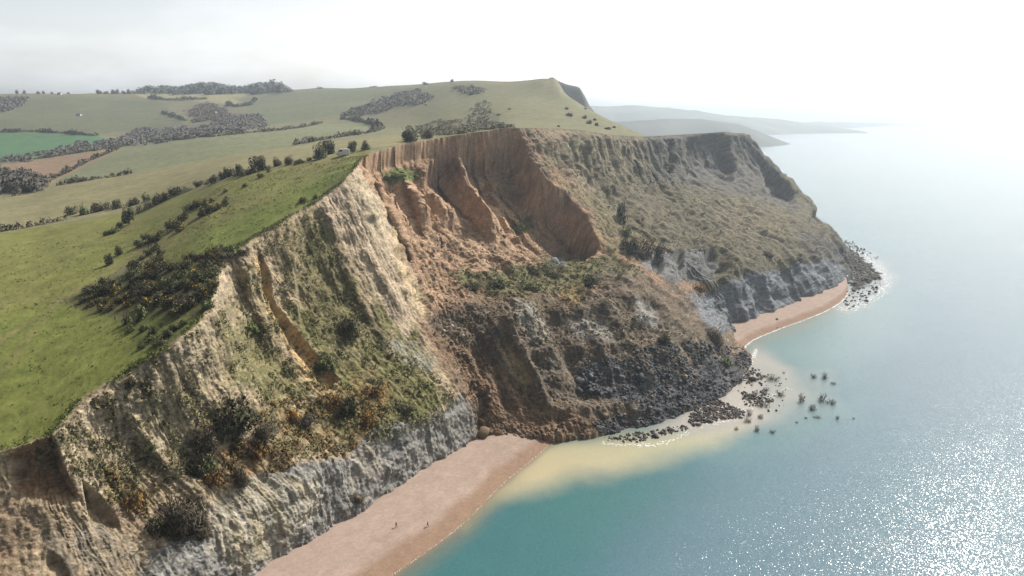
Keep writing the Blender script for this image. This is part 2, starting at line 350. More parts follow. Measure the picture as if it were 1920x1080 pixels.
disp += scarz * (1.9 * fbm(x / 19, y / 19, z / 19, 2) + 1.2 * ridged((Lu + 2.5 * wx) / 14, Lv / 40, 6.6, 3) + .3 * str_ + .3 * fin + 1.0 * crag + .6 * bil + .5 * str_)
disp += debris * (2.6 * fbm(x / 27, y / 27, z / 27, 2) + 1.2 * crag + .8 * bil + .75 * rub + .9 * gul + .5 * str_)
disp += far * (1 - rockband) * ((2.0 + 1.8 * sstep(.34, .26, VV)) * gul + .8 * str_ + 1.3 * crag + .25 * bil + 1.9 * sstep(.3, .4, VV) * ridged((Lv + .55 * Lu + 2 * wx) / 15, Lu / 90, 2.0, 3)) + far * rockband * 4.5 * (.5 - 2.0 * np.abs(pn((Lu + .4 * wx) / 17, Lv / 120, 5.5)))
terr = pn(x / 30, y / 30, z / 5.0) + .5 * pn(x / 14, y / 14, z / 2.6)
disp += (far * (1 - rockband) * sstep(.3, .45, VV) * 1.2 + debris * 1.9 + soft * .6 + scarz * 1.1 + rockband * .8) * terr
disp *= top0; drop *= sstep(0, .02, VV)
Pc = P + N * disp[..., None]; Pc[..., 2] -= drop
hN = N.copy(); hN[..., 2] = 0
Pc -= hN * (drop * .35)[..., None]
Pc[0] = A
# skirt below the beach
sk = Pc[-1:].copy(); sk[..., 2] = -6; sk[..., :2] += hd[None, :, :2] * 1.5
Nd = normals(Pc); Nd = Nd if Nd[..., 2].mean() > 0 else -Nd
PX, PY, _ = project(Pc); steep = 1 - Nd[..., 2]
# --- albedo of the ground
wz = wob + 5 * fbm(x / 3, y / 3, z / 3, 3)
ms = .5 + .55 * fbm((Lu + wx * .5) / 2.2, Lv / 16, .3, 4, .6)       # down-slope streaks
mf = .5 + .6 * fbm(x / 4.5, y / 4.5, z / 4.5, 5, .65)                # blotches
mg = .5 + .7 * fbm(x / 1.1, y / 1.1, z / 1.1, 2, .7)                 # grain
mb = .5 + .6 * fbm(x / 18, y / 18, z / 18, 3)
TAN, TAN2, BUFF, YEL, ORA, RED = (.40,.315,.21), (.27,.21,.135), (.45,.375,.27), (.48,.35,.18), (.43,.29,.185), (.32,.20,.13)
OLI, GRN, DGR, RUST, BRN, GRY, GRY2, DRK = (.155,.135,.062), (.12,.122,.046), (.09,.095,.04), (.25,.14,.05), (.185,.13,.09), (.265,.255,.235), (.17,.165,.155), (.075,.076,.082)
FAR1, FAR2 = (.158,.14,.092), (.10,.09,.064)
m3 = .5 + .6 * fbm(Pc[..., 0] / 5, Pc[..., 1] / 5, Pc[..., 2] / 2.6, 5, .65)
pt = Paint((NR, NC), PX, PY, TAN)
pt.mix(near, TAN, TAN2, .5 * ms + .5 * mf)
pt.mix(slip, BRN, RED, mf); pt.mix(far, FAR1, FAR2, .4 * ms + .6 * mb)
z_ = lambda poly, ca, cb, t, soft=10, w=1.0, amt=1.0: pt.zone(poly, ca, cb, t, soft, w * wz, amt)
# near slope
z_([(100,815),(240,700),(390,600),(402,520),(460,470),(480,600),(520,720),(430,760),(300,850),(200,950),(130,900)], BUFF, TAN2, .55*mf+.45*ms, 12)
z_([(250,740),(330,690),(430,700),(470,760),(420,820),(330,830),(250,800)], OLI, TAN, mf, 20, 2, .55)
z_([(395,600),(440,520),(470,480),(490,560),(540,660),(600,730),(520,760),(430,720),(400,680)], OLI, TAN2, ms, 14, 1.5, .8)
z_([(410,620),(470,600),(530,680),(590,740),(520,770),(440,720)], GRN, OLI, mf, 14, 2, .8)
z_([(500,440),(560,410),(620,400),(650,470),(680,560),(660,640),(600,640),(560,580),(520,500)], TAN2, OLI, ms, 12, 1.5)
z_([(555,430),(590,415),(650,500),(690,600),(740,650),(700,700),(640,690),(600,620),(575,520)], OLI, DGR, .35*ms+.65*mf, 10, 1.5, .8)
z_([(520,560),(600,600),(660,690),(720,720),(860,745),(850,770),(740,800),(650,830),(560,770),(640,740)], OLI, GRN, mf, 12, 2)
z_([(680,640),(740,660),(800,700),(850,745),(780,745),(710,705)], (.14,.142,.055), OLI, mf, 10, 1)
z_([(690,520),(740,560),(790,640),(760,650),(710,590)], (.15,.155,.06), OLI, mf, 10, 1)
z_([(480,760),(600,760),(720,800),(680,840),(560,850),(480,830)], RUST, OLI, .3 + mf, 12, 2.5, .6)
z_([(600,740),(700,700),(760,760),(700,800),(620,790)], RUST, OLI, .3 + .7 * mf, 12, 2.5, .7)
z_([(400,820),(500,840),(560,880),(480,920),(400,900)], RUST, TAN2, mf, 12, 2.5, .75)
z_([(200,890),(290,920),(260,960),(200,930)], (.17,.16,.06), RUST, mf, 12, 2, .8)
z_([(596,374),(668,306),(690,330),(722,380),(748,430),(750,470),(778,520),(803,556),(800,604),(780,592),(762,640),(708,562),(662,486),(628,424)], (.46,.37,.265), (.34,.265,.185), .6*ms+.4*mf, 6, .6)
z_([(660,330),(700,330),(735,420),(720,470),(690,440)], (.27,.235,.15), BUFF, ms, 12, 1, .6)
z_([(735,410),(750,430),(750,470),(778,520),(803,556),(800,604),(778,580),(745,500)], YEL, BUFF, ms, 7, .4)
z_([(474,468),(490,478),(500,520),(520,570),(580,650),(638,715),(622,745),(575,725),(540,650),(500,580),(485,530)], YEL, (.42,.28,.14), ms, 5, .5)
z_([(715,640),(780,640),(818,680),(800,702),(740,672)], (.31,.30,.26), OLI, ms, 6, .6)
z_([(0,930),(120,940),(250,960),(330,1010),(300,1100),(-60,1100),(-60,930)], TAN, BRN, ms, 12, 1.5)
z_([(60,1010),(200,980),(300,1040),(280,1110),(60,1110)], GRY2, TAN2, ms, 12, 2, .7)
# foot of the near cliff
z_([(230,1120),(300,1030),(400,965),(480,905),(560,868),(650,850),(705,800),(790,788),(862,738),(905,780),(905,830),(700,960),(500,1090),(400,1200)], GRY, GRY2, .8*ms+.2*mf, 8, 1.2)
z_([(380,960),(450,920),(540,900),(600,900),(600,960),(520,1040),(440,1080),(400,1030)], (.40,.33,.20), GRY, .3+.8*(ms-.2), 12, 1.5, .85)
z_([(650,850),(700,830),(720,880),(670,930),(640,910)], TAN, GRY, ms, 10, 1.5, .6)
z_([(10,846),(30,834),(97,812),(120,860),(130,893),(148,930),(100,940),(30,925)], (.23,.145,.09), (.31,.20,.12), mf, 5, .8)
# the slip
z_([(668,298),(700,284),(760,268),(900,242),(970,236),(1000,300),(1060,360),(1112,420),(1160,475),(1090,490),(960,505),(850,520),(806,600),(800,556),(748,430)], ORA, RED, .3*ms+.7*m3, 8, .8)
z_([(720,300),(850,290),(880,330),(840,335),(740,345)], RED, BRN, mf, 12, 2, .8)
z_([(760,440),(840,400),(930,440),(980,450),(1100,440),(1165,490),(1060,505),(850,525),(806,610),(790,540)], BRN, ORA, mf, 14, 2.5)
z_([(900,395),(1000,380),(1060,420),(1000,450),(930,430)], (.44,.31,.185), ORA, ms, 12, 2, .7)
z_([(715,325),(760,315),(795,322),(790,338),(740,345),(720,345)], (.14,.165,.055), DGR, mf, 5, .8)
z_([(800,600),(930,555),(1140,540),(1260,600),(1350,640),(1415,665),(1400,760),(1290,810),(1130,840),(890,840),(880,740)], (.172,.130,.095), (.115,.102,.083), mf, 14, 1.5)
z_([(800,620),(900,650),(1000,740),(1150,790),(1120,830),(900,830),(890,750),(830,690)], (.215,.138,.088), BRN, mf, 14, 2.5)
z_([(840,512),(960,503),(1040,484),(1150,478),(1215,512),(1130,522),(1100,548),(1000,552),(930,558),(860,542)], (.125,.13,.055), (.17,.14,.08), mf, 7, 1.6)
z_([(955,425),(995,405),(1000,425),(965,440)], (.16,.165,.065), OLI, mf, 5, .6)
z_([(900,560),(1010,545),(1080,570),(1060,600),(930,600)], OLI, BRN, .3 + mf, 14, 2.5, .5)
z_([(1090,690),(1250,645),(1400,655),(1405,740),(1290,800),(1150,830),(1120,790),(1200,760),(1080,740)], (.105,.108,.115), (.06,.062,.07), mf, 16, 2.5)
z_([(1130,600),(1260,610),(1340,640),(1300,700),(1180,690)], (.165,.125,.085), (.11,.095,.068), mf, 16, 2.5, .8)
z_([(1120,495),(1240,515),(1330,575),(1385,625),(1400,670),(1300,670),(1150,610)], (.15,.12,.088), (.115,.10,.078), mf, 18, 2.5, .85)
z_([(965,560),(1000,566),(1022,600),(1030,640),(1000,650),(975,610)], (.38,.34,.26), GRY2, ms, 6, .5)
z_([(1055,600),(1140,598),(1148,640),(1075,632)], (.36,.335,.29), GRY2, ms, 7, .5)
z_([(1190,555),(1235,580),(1232,622),(1196,604)], (.36,.34,.30), GRY2, ms, 7, .5)
z_([(935,640),(965,660),(1005,722),(985,728),(950,690)], (.42,.31,.15), TAN2, ms, 6, .8)
z_([(1050,540),(1090,530),(1090,570),(1060,570)], (.36,.24,.12), OLI, ms, 7, .8)
z_([(1030,486),(1060,484),(1056,500),(1036,500)], GRY, GRY2, mf, 4, .5)
# far cliff
z_([(975,238),(1100,246),(1205,256),(1200,330),(1100,330),(1020,310)], (.19,.16,.115), FAR1, .6*ms+.4*mf, 12, 1.5)
z_([(1010,240),(1070,250),(1040,290),(1000,280)], (.33,.235,.165), FAR1, ms, 8, 1.2, .8)
z_([(1000,270),(1060,330),(1130,380),(1210,440),(1200,480),(1150,470),(1100,400),(1040,340)], (.12,.115,.05), FAR1, mf, 12, 2, .8)
z_([(1210,250),(1400,240),(1470,330),(1500,400),(1400,370),(1280,345),(1220,340)], (.145,.135,.118), (.105,.102,.092), ms, 12, 1.5)
z_([(1330,360),(1450,385),(1500,430),(1440,450),(1350,430)], (.225,.19,.12), FAR2, mf, 14, 2, .7)
z_([(1200,480),(1250,468),(1330,468),(1345,500),(1335,535),(1250,525),(1205,505)], (.195,.195,.19), (.135,.138,.14), ms, 7, 1)
z_([(1290,555),(1340,540),(1390,520),(1480,500),(1570,475),(1592,505),(1590,530),(1450,590),(1358,625),(1320,602)], (.215,.228,.245), (.14,.152,.17), ms, 7, 1)
z_([(1500,430),(1555,440),(1590,470),(1600,510),(1560,490),(1500,470)], (.15,.14,.115), DRK, mf, 10, 1.5, .8)
z_([(1560,455),(1610,460),(1660,500),(1600,520),(1590,490)], (.10,.095,.088), DRK, mf, 6, .8)
# plants thin out where the ground is too steep to hold them; loose grains
pt.mix(sstep(.72, .9, steep) * (near * .5 + far * .35) * (1 - rockband), TAN, GRY2, mf)
tuft = sstep(.60, .74, .5 + .55 * fbm(x / 1.7, y / 1.7, z / 1.7 + 40, 3, .7) + .25 * (mf - .5)) * (1 - rockband) * (near * .6 * (1 - .7 * slab) + far * .12 + debris * .2)
pt.mix(tuft * .5, DGR, OLI, mg)
pale = sstep(.66, .8, .5 + .55 * fbm(x / 1.2 + 9, y / 1.2, z / 1.2, 2, .7)) * (near * .5 + slip * .5 + .25 * far); pt.mix(pale * .6, BUFF, (.33,.28,.21), mb)
gr = (1 + .55 * (mg - .5) + .34 * (ms - .5) + .2 * (fin - .2))[..., None]
colr = np.clip(pt.c * gr, .02, .6)
Vc = np.concatenate([Pc, sk]).reshape(-1, 3); Cc = np.concatenate([colr, colr[-1:]]).reshape(-1, 3)
M_cliff = terrain_mat("cliff_earth", 1.1, .16, .34, .16, .75, .55)
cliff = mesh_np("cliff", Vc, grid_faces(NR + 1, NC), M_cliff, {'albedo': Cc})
tag(cliff, "sandstone and clay sea cliff with an orange landslide scar and dark debris fan", "cliff", kind='structure')

# ------------------------------------------------------------------ land behind the edge: fields, valley, far downs
J16 = int(np.searchsorted(U, 16.0)); ncol = J16 + 1
pxe, pye, _ = project(A0[:ncol]); pxe = np.maximum.accumulate(pxe + np.arange(ncol) * 1e-4)
Ye, Ze = A0[:ncol, 1], A0[:ncol, 2]
_k = np.ones(71) / 71; pxs = pxe.copy()
for _ in range(3): pxs = np.convolve(np.concatenate([pxs[0] - (pxs[1:36] - pxs[0])[::-1], pxs, pxs[-1] + (pxs[-1] - pxs[-36:-1])[::-1]]), _k, 'valid')
_e = sstep(0, 90, np.minimum(np.arange(ncol), np.arange(ncol)[::-1])); pxs = pxe + (pxs - pxe) * _e; pxs = np.maximum.accumulate(pxs)
RAIL = {  # photo px : (py, forward distance)
 2: [(-760,470,330),(-300,445,345),(0,430,366),(120,405,385),(240,394,378),(330,365,366),(430,330,356),(480,318,352),(590,298,350),(680,277,358),(770,262.5,378),(850,253,402),(965,239.3,452),(1110,245,520),(1210,255.6,580)],
 3: [(-760,372,600),(0,362,600),(110,345,600),(250,325,590),(480,285,560),(600,270,545),(700,257,560),(770,251,560),(850,247,500),(965,236,520),(1110,241,575),(1210,255.2,600)],
 4: [(-760,330,850),(0,318,850),(220,280,900),(480,250,850),(700,241,800),(770,240,720),(850,240,590),(965,227,590),(1110,233,625),(1210,254.8,620)],
 5: [(-760,275,1250),(0,270,1250),(220,262,1200),(480,237,1120),(700,222,980),(770,225,850),(850,222,700),(965,206,670),(1110,222,680),(1210,254.5,630)],
 6: [(-760,217,1600),(0,215,1600),(220,215,1600),(480,205,1450),(700,195,1200),(770,195,1050),(850,190,900),(965,185,800),(1050,190,780),(1110,213,730),(1210,254.2,640)],
 7: [(-760,180,2100),(0,176.5,2100),(150,176,2100),(240,174,2150),(400,173,2150),(520,172,2000),(560,167,1900),(640,165,1800),(700,163,1650),(760,161,1500),(830,155,1350),(890,152,1200),(950,154,1120),(990,151,1060),(1020,147.5,1000),(1036,147.5,980),(1046,153,950),(1060,175,900),(1085,193,860),(1110,208,820),(1160,233,740),(1210,253.8,652)]}
def zof(py, Y): return CAM_H - Y * dep_tan(py)
KY = [Ye]; KZ = [Ze]
tabs = {}
for k, t in RAIL.items():
    t = np.array(t, float); pxx = np.clip(pxs, t[0, 0], t[-1, 0])
    tabs[k] = (pchip(t[:, 0], t[:, 2], pxx), pchip(t[:, 0], t[:, 1], pxx))
prev = Ye
Y2 = np.maximum(tabs[2][0], Ye * 1.015 + 4)
Ym = np.sqrt(Ye * Y2); z2 = zof(tabs[2][1], Y2)
fall = sstep(1200, 1245, pxe)                                    # past the saddle the ground simply falls away behind the crest
def push(Y, Z, rel, dz):
    global prev
    Y = np.maximum(Y, prev * 1.012); Yf = np.maximum(Ye * (1 + rel), prev * 1.012)
    Y = Y + (Yf - Y) * fall; Z = Z + ((Ze - dz) - Z) * fall
    KY.append(Y); KZ.append(Z); prev = Y
push(Ym, .5 * (Ze + z2) + 1.2 * np.clip((Y2 - Ye) / 150, 0, 1), .02, .25)
push(Y2, z2, .045, .9)
for k, rel, dz in ((3, .07, 2.5), (4, .10, 5), (5, .14, 9), (6, .19, 16), (7, .26, 28)):
    Yk = np.maximum(tabs[k][0], prev * 1.012); push(Yk, zof(tabs[k][1], Yk), rel, dz)
push(KY[-1] * 1.12, KZ[-1] - 22, .34, 50); push(KY[-1] * 1.7, KZ[-1] * .3, .55, 95)
KY = np.array(KY); KZ = np.array(KZ)
NSEG = [64, 76, 52, 44, 44, 50, 64, 8, 6]
frac = np.concatenate([k + np.arange(n) / n for k, n in enumerate(NSEG)] + [[len(NSEG)]])
frac = np.concatenate([np.interp(np.linspace(0, 1, 24) ** 2 * .35, [0, 1], [0, 1])[1:-1] * .12, frac]); frac = np.unique(frac)
nrow = len(frac); LY = np.zeros((nrow, ncol)); LZ = np.zeros((nrow, ncol))
kr = np.arange(len(KY))
for j in range(ncol):
    LY[:, j] = np.interp(frac, kr, KY[:, j]); LZ[:, j] = pchip(KY[:, j], KZ[:, j], LY[:, j])
LD = LY * CP + (CAM_H - LZ) * SP
def blur(a, n):
    k = np.ones(2 * n + 1) / (2 * n + 1)
    for _ in range(3): a = np.apply_along_axis(lambda r: np.convolve(np.pad(r, n, mode='edge'), k, 'valid'), 1, a)
    return a
_w = sstep(.5, 14, LY - Ye[None]) * sstep(900, 700, pxe)[None]
LY = LY + (blur(LY, 26) - LY) * _w; LZ = LZ + (blur(LZ, 26) - LZ) * _w
LD = LY * CP + (CAM_H - LZ) * SP
_px = pxe[None] + (pxs - pxe)[None] * sstep(0, 30, LY - Ye[None])
G = np.stack([(_px - 960) / FOC * LD, LY, LZ], -1)
gd = np.linalg.norm(G - G[:1], axis=2)
G = G + (A[:ncol] - A0[:ncol])[None] * np.exp(-gd / 5)[..., None]
und = .35 * fbm(G[..., 0] / 25, G[..., 1] / 25, 0, 3) * sstep(2, 25, gd) + 3.6 * fbm(G[..., 0] / 210, G[..., 1] / 210, 2, 3) * sstep(250, 600, gd) * sstep(40, 120, LY - Ye)
und = und * (1 - .85 * sstep(700, 760, pxe))[None]
und = und - .12 * np.abs(fbm(G[..., 0] / 2.5, G[..., 1] / 2.5, 3, 2)) * sstep(300, 100, LY)
G[..., 2] += und
GX, GY, GD = project(G)
gx, gy = G[..., 0].astype(f32), G[..., 1].astype(f32)
wl_ = 7 * fbm(gx / 30, gy / 30, 1, 4) * np.clip(260 / GD, .1, 1)
mf = .5 + .6 * fbm(gx / 35, gy / 35, 4, 5, .6); mg = .5 + .6 * fbm(gx / 6, gy / 6, 7, 4, .65); mt = .5 + .7 * fbm(gx / 1.4, gy / 1.4, 2, 2)
pt = Paint((nrow, ncol), GX, GY, (.18, .172, .10))
pt.c *= (.88 + .24 * mf)[..., None]
z_ = lambda poly, ca, cb, t, soft=3, w=.5, amt=1.0: pt.zone(poly, ca, cb, t, soft, w * wl_, amt)
FLD, FLD2 = (.19,.19,.085), (.165,.175,.082)
z_([(-800,520),(-800,430),(0,345),(110,340),(250,322),(480,283),(600,268),(760,250),(800,262),(680,280),(480,320),(330,366),(240,396),(0,436)], (.235,.21,.115), (.19,.18,.095), mf, 2, .2)
z_([(110,345),(105,340),(215,282),(240,274),(480,248),(640,232),(700,230),(712,242),(600,262),(480,283),(250,324)], (.16,.178,.10), (.19,.19,.11), mf, 2, .2)
z_([(-800,370),(-800,320),(0,310),(215,278),(222,281),(95,344),(0,338)], (.27,.185,.125), (.24,.17,.11), mf, 2, .2)
z_([(-800,310),(-800,245),(0,249),(175,252),(205,262),(170,275),(0,307)], (.075,.165,.085), (.10,.18,.085), mf, 3, .5)
z_([(-800,248),(-800,190),(0,190),(120,180),(300,190),(330,215),(350,240),(180,250),(0,248)], (.125,.135,.078), (.155,.155,.088), mf, 4, .5)
z_([(255,177),(480,175),(478,192),(440,197),(330,186),(270,184)], (.33,.295,.165), (.26,.25,.14), mf, 2, .3)
z_([(345,205),(390,190),(430,205),(440,225),(370,228)], (.19,.135,.095), (.15,.12,.085), mf, 4, 1)
z_([(200,268),(260,240),(400,232),(440,212),(495,215),(495,240),(400,250),(240,275)], (.15,.128,.105), (.12,.115,.09), mf, 4, 1)
z_([(440,185),(560,165),(720,163),(800,168),(690,200),(640,215),(500,235),(480,210)], (.14,.16,.095), (.16,.17,.098), mf, 4, .5)
z_([(790,165),(850,153),(1000,150),(1060,178),(1110,208),(1210,256),(960,240),(850,245),(700,240),(690,215)], (.148,.152,.08), (.18,.165,.10), mf, 5, 1)
z_([(770,165),(800,175),(820,190),(700,215),(640,218),(650,208)], (.115,.105,.075), (.15,.14,.085), mg, 5, 1.2)
z_([(770,250),(800,228),(880,222),(900,190),(915,188),(930,215),(960,235),(850,252)], (.11,.105,.07), (.155,.15,.085), mg, 6, 1.5, .8)
# the near plateau
NG1, NG2 = (.138,.165,.040), (.175,.186,.052)
z_([(-800,1200),(-800,470),(0,438),(240,400),(300,420),(260,470),(180,540),(110,560),(420,700),(420,900)], NG2, (.165,.165,.058), mf, 6, 1)
z_([(-800,1200),(-800,620),(0,600),(130,560),(250,600),(420,560),(420,900)], NG1, NG2, mg * .5 + mf * .5, 30, 2)
z_([(240,398),(340,364),(430,332),(480,320),(600,298),(680,278),(700,290),(668,312),(600,375),(450,465),(380,600),(250,560),(230,470)], (.15,.168,.05), (.185,.172,.07), mf, 5, 1)
z_([(330,480),(420,420),(560,350),(668,300),(668,314),(600,374),(450,464),(400,500)], (.118,.155,.036), (.14,.165,.044), mg, 14, 1, .8)
z_([(250,470),(330,400),(420,360),(440,380),(330,440),(290,490)], (.19,.165,.08), (.15,.14,.06), mg, 12, 2, .7)
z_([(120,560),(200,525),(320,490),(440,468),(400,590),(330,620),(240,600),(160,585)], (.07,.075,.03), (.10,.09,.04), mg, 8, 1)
z_([(230,600),(330,590),(390,600),(330,650),(260,655)], (.095,.125,.032), (.13,.13,.05), mg, 8, 1.5)
for ln, wd, a in [([(0,640),(60,600),(110,566),(170,530),(300,450)], 7, .5), ([(-40,730),(20,680),(70,610),(110,566)], 10, .35), ([(0,572),(60,562),(110,566)], 8, .3), ([(240,480),(275,452),(300,432)], 3, .5)]:
    pt.line(ln, wd, (.205,.18,.085), wl_ * .05, a)
# bare lip along the edge
lip = sstep(2.6, .3, gd + 1.3 * (mt - .5) + 1.2 * (mg - .5)) * sstep(640, 500, GD) * np.where(pxe < 640, 1, .35)[None]
pt.mix(lip, (.36,.285,.18), (.27,.20,.12), mg)
lp2 = sstep(5.5, 1.5, gd + 3 * (mg - .5)) * sstep(360, 600, pye)[None] * sstep(370, 385, pxe)[None] * 0
c = np.clip(pt.c * (1 + .45 * (mt - .5) * sstep(500, 150, GD) + .34 * (mg - .5))[..., None], .02, .6)
M_land = terrain_mat("meadow", 1.6, .09, .20, .10, .35, .25)
land = mesh_np("hills", G.reshape(-1, 3), grid_faces(nrow, ncol, True), M_land, {'albedo': c.reshape(-1, 3)})
tag(land, "green clifftop pasture running back to pale fields and rounded downs", "land", kind='structure')

def at(px_, py_, on='land'):
    """the point of the real ground that the photograph shows at a pixel"""
    if on == 'land': d = (GX - px_) ** 2 + (GY - py_) ** 2 + GD * 2e-4; a = G
    else: d = (PX - px_) ** 2 + (PY - py_) ** 2; a = Pc
    k = int(np.argmin(d)); return a.reshape(-1, 3)[k].copy()
def mpp(p): return float(project(np.asarray(p, float))[2]) / FOC      # metres per photo pixel there

# ------------------------------------------------------------------ beaches
BQ = []
def beach(name, back, water, nl, label, ext=22):
    back = np.array(back, float); water = np.array(water, float)
    def res(p, n):
        L = np.concatenate([[0], np.cumsum(np.linalg.norm(np.diff(p, axis=0), axis=1))]); L /= L[-1]
        return np.stack([pchip(L, p[:, k], np.linspace(0, 1, n)) for k in range(3)], -1)
    b, wt = res(back, nl), res(water, nl); out = (wt - b); out[:, 2] = 0; wid = np.linalg.norm(out, axis=1, keepdims=True); out /= wid
    t = np.linspace(-.25, 1.0, 90)
    Q = b[None] + (wt - b)[None] * np.maximum(t, -.6)[:, None, None]
    hz = np.where(t < .72, 3.2 - 1.3 * (np.clip(t, 0, 1) / .72) ** 1.5 + np.clip(-t, 0, 1) * 1.2, 1.9 * (1 - (np.clip(t, 0, 1) - .72) / .28) ** 1.1)
    Q[..., 2] = hz[:, None]
    k2 = np.linspace(0, 1, 18)[1:]
    Q2 = wt[None] + out[None] * (k2 * ext)[:, None, None]; Q2[..., 2] = -(k2 * 3.5)[:, None]
    Q = np.concatenate([Q, Q2])
    tt = np.concatenate([t, 1 + k2 * .5])
    bx, by = Q[..., 0], Q[..., 1]
    Q[..., 2] += .16 * fbm(bx / 9, by / 9, 0, 4) * sstep(1.1, .9, tt)[:, None]
    mfb = .5 + .6 * fbm(bx / 12, by / 12, 1, 4); mgb = .5 + .7 * fbm(bx / 1.0, by / 1.0, 5, 2)
    lw = tt[:, None] + .05 * fbm(bx / 15, by / 15, 8, 3)
    band = .5 + .5 * np.sin(lw * 34 + 2 * mfb)
    c = np.array((.345, .262, .215)) + (np.array((.29, .218, .177)) - np.array((.345, .262, .215))) * np.clip(.6 * mfb + .35 * band * sstep(.3, .6, lw), 0, 1)[..., None]
    wet = sstep(.72, .84, lw)[..., None]; c = c + (np.array((.235, .15, .10)) - c) * wet * .85
    deep = sstep(.98, 1.12, lw)[..., None]; c = c + (np.array((.20, .165, .10)) - c) * deep
    c = c * (1 + .25 * (mgb - .5))[..., None]
    o = mesh_np(name, Q.reshape(-1, 3), grid_faces(len(Q), nl), M_beach, {'albedo': c.reshape(-1, 3)})
    BQ.append(Q.reshape(-1, 3)); tag(o, label, "beach", kind='structure'); return wt
M_beach = terrain_mat("shingle", 2.2, .3, .14, .06, .4, .12, .9, .15)
bk = [(-155,25,3),(-114,86,3),(-92,121,3),(-80,138,3),(-67,158,3)] + [survey(a, b, z=3) for a, b in [(594,1000),(690,942),(790,880),(893,818),(1000,790),(1060,800)]]
wt1 = [survey(a, b, z=0) for a, b in [(-300,1900),(100,1560),(420,1330),(600,1182),(735,1080),(862,988),(942,908),(1000,860),(1034,832),(1058,818)]]
wt1 = beach("beach", bk, wt1, 420, "pink shingle beach below the near cliff")
bk2 = [survey(a, b, z=3) for a, b in [(1330,640),(1362,614),(1440,583),(1519,553),(1572,526),(1586,518)]]
wt2 = [survey(a, b, z=0) for a, b in [(1385,665),(1405,642),(1450,621),(1510,599),(1558,578),(1584,558),(1590,545)]]
wt2 = beach("beach", bk2, wt2, 220, "small pink shingle cove beyond the landslide", 14)

# ------------------------------------------------------------------ sea
az = np.concatenate([np.linspace(-100, -26, 60, endpoint=False), np.linspace(-26, 42, 620), np.linspace(42, 125, 60)[1:]]); az = np.radians(az)
rr = np.concatenate([np.linspace(8, 130, 24, endpoint=False), np.geomspace(130, 900, 420, endpoint=False), np.geomspace(900, 28000, 90)])
SX = rr[:, None] * np.sin(az)[None]; SY = rr[:, None] * np.cos(az)[None]
W = np.stack([SX, SY, 0 * SX], -1)
WX, WY, WD = project(W)
wl_ = 16 * fbm(SX / 45, SY / 45, 3, 5, .55); mf = .5 + .6 * fbm(SX / 90, SY / 90, 6, 4)
pt = Paint(SX.shape, WX, WY, (.048, .128, .158))
pt.c *= (.85 + .3 * mf)[..., None]
z_ = lambda poly, ca, cb=None, soft=30, w=1.0, amt=1.0: pt.zone(poly, ca, cb, mf, soft, w * wl_, amt)
z_([(400,1400),(735,1075),(900,950),(1040,880),(1300,850),(1330,900),(1200,980),(1060,1100),(900,1500)], (.036,.135,.132), (.034,.12,.135), 60, 1, .9)
z_([(1340,600),(1500,560),(1700,540),(1720,640),(1600,720),(1480,700),(1400,690)], (.15,.25,.25), (.17,.25,.24), 50, 1, .8)
z_([(1150,1500),(1200,1050),(1330,900),(1500,780),(1620,600),(1700,450),(2600,300),(2600,1500)], (.10,.165,.21), (.08,.15,.19), 130, 1, .8)
z_([(1250,840),(1500,760),(1650,740),(1500,840),(1350,880)], (.10,.19,.20), None, 40, 1, .7)
z_([(1020,828),(1140,815),(1240,800),(1420,785),(1400,812),(1330,845),(1210,875),(1080,893),(1000,920),(925,935),(900,950),(870,985),(935,905)], (.42,.36,.225), (.34,.34,.22), 26, .9)
z_([(1190,825),(1270,770),(1390,690),(1415,650),(1480,695),(1510,740),(1440,790),(1370,815)], (.37,.335,.29), (.33,.31,.28), 22, .9)
z_([(1420,690),(1560,690),(1570,760),(1440,800)], (.20,.235,.22), None, 30, 1, .6)
d, _ = dline(WX, WY, project(wt1)[0][:, None].repeat(2, 1)[::12] * 0 + np.stack(project(wt1)[:2], -1)[::12])
pt.mix(sstep(46, 0, d + .5 * wl_) * .55 * sstep(1030, 900, WX), (.19,.15,.085)); pt.mix(sstep(10, 0, d + .15 * wl_) * .6, (.22,.16,.105))
d, _ = dline(WX, WY, np.stack(project(wt2)[:2], -1)[::8]); pt.mix(sstep(26, 0, d + .4 * wl_) * .6, (.24,.235,.19))
z_([(1590,455),(1640,480),(1680,520),(1650,560),(1590,590),(1570,580)], (.30,.30,.29), None, 14, .6, .7)
m_sea, nt, b = mat_base("sea_water", 0.19, .5); L = nt.links
b.inputs['IOR'].default_value = 1.33
atn = node(nt, 'ShaderNodeAttribute', attribute_name='albedo'); L.new(atn.outputs['Color'], b.inputs['Base Color'])
tc = node(nt, 'ShaderNodeTexCoord')
# wavelets: each little facet of the water has a slope of its own, over a slow swell
vo = node(nt, 'ShaderNodeTexVoronoi', Scale=6.5); n2 = node(nt, 'ShaderNodeTexNoise', Scale=.11, Detail=4.0, Roughness=.6)
L.new(tc.outputs['Object'], vo.inputs['Vector']); L.new(tc.outputs['Object'], n2.inputs['Vector'])
def vm(op, a, b_): 
    n = node(nt, 'ShaderNodeVectorMath', operation=op)
    for k, q in ((0, a), (1, b_)):
        if isinstance(q, tuple): n.inputs[k].default_value = q
        elif q is not None: L.new(q, n.inputs[k])
    return n.outputs[0]
c0 = vm('MULTIPLY_ADD', vo.outputs['Color'], (2, 2, 2)); c0.node.inputs[2].default_value = (-1, -1, -1)
fa = vm('MULTIPLY', vm('MULTIPLY', c0, vm('ABSOLUTE', c0, None)), (.205, .205, 0))
sw = vm('MULTIPLY', vm('SUBTRACT', n2.outputs['Color'], (.5, .5, .5)), (.07, .07, 0))
nn = vm('NORMALIZE', vm('ADD', vm('ADD', fa, sw), (0, 0, 1)), None)
L.new(nn, b.inputs['Normal'])
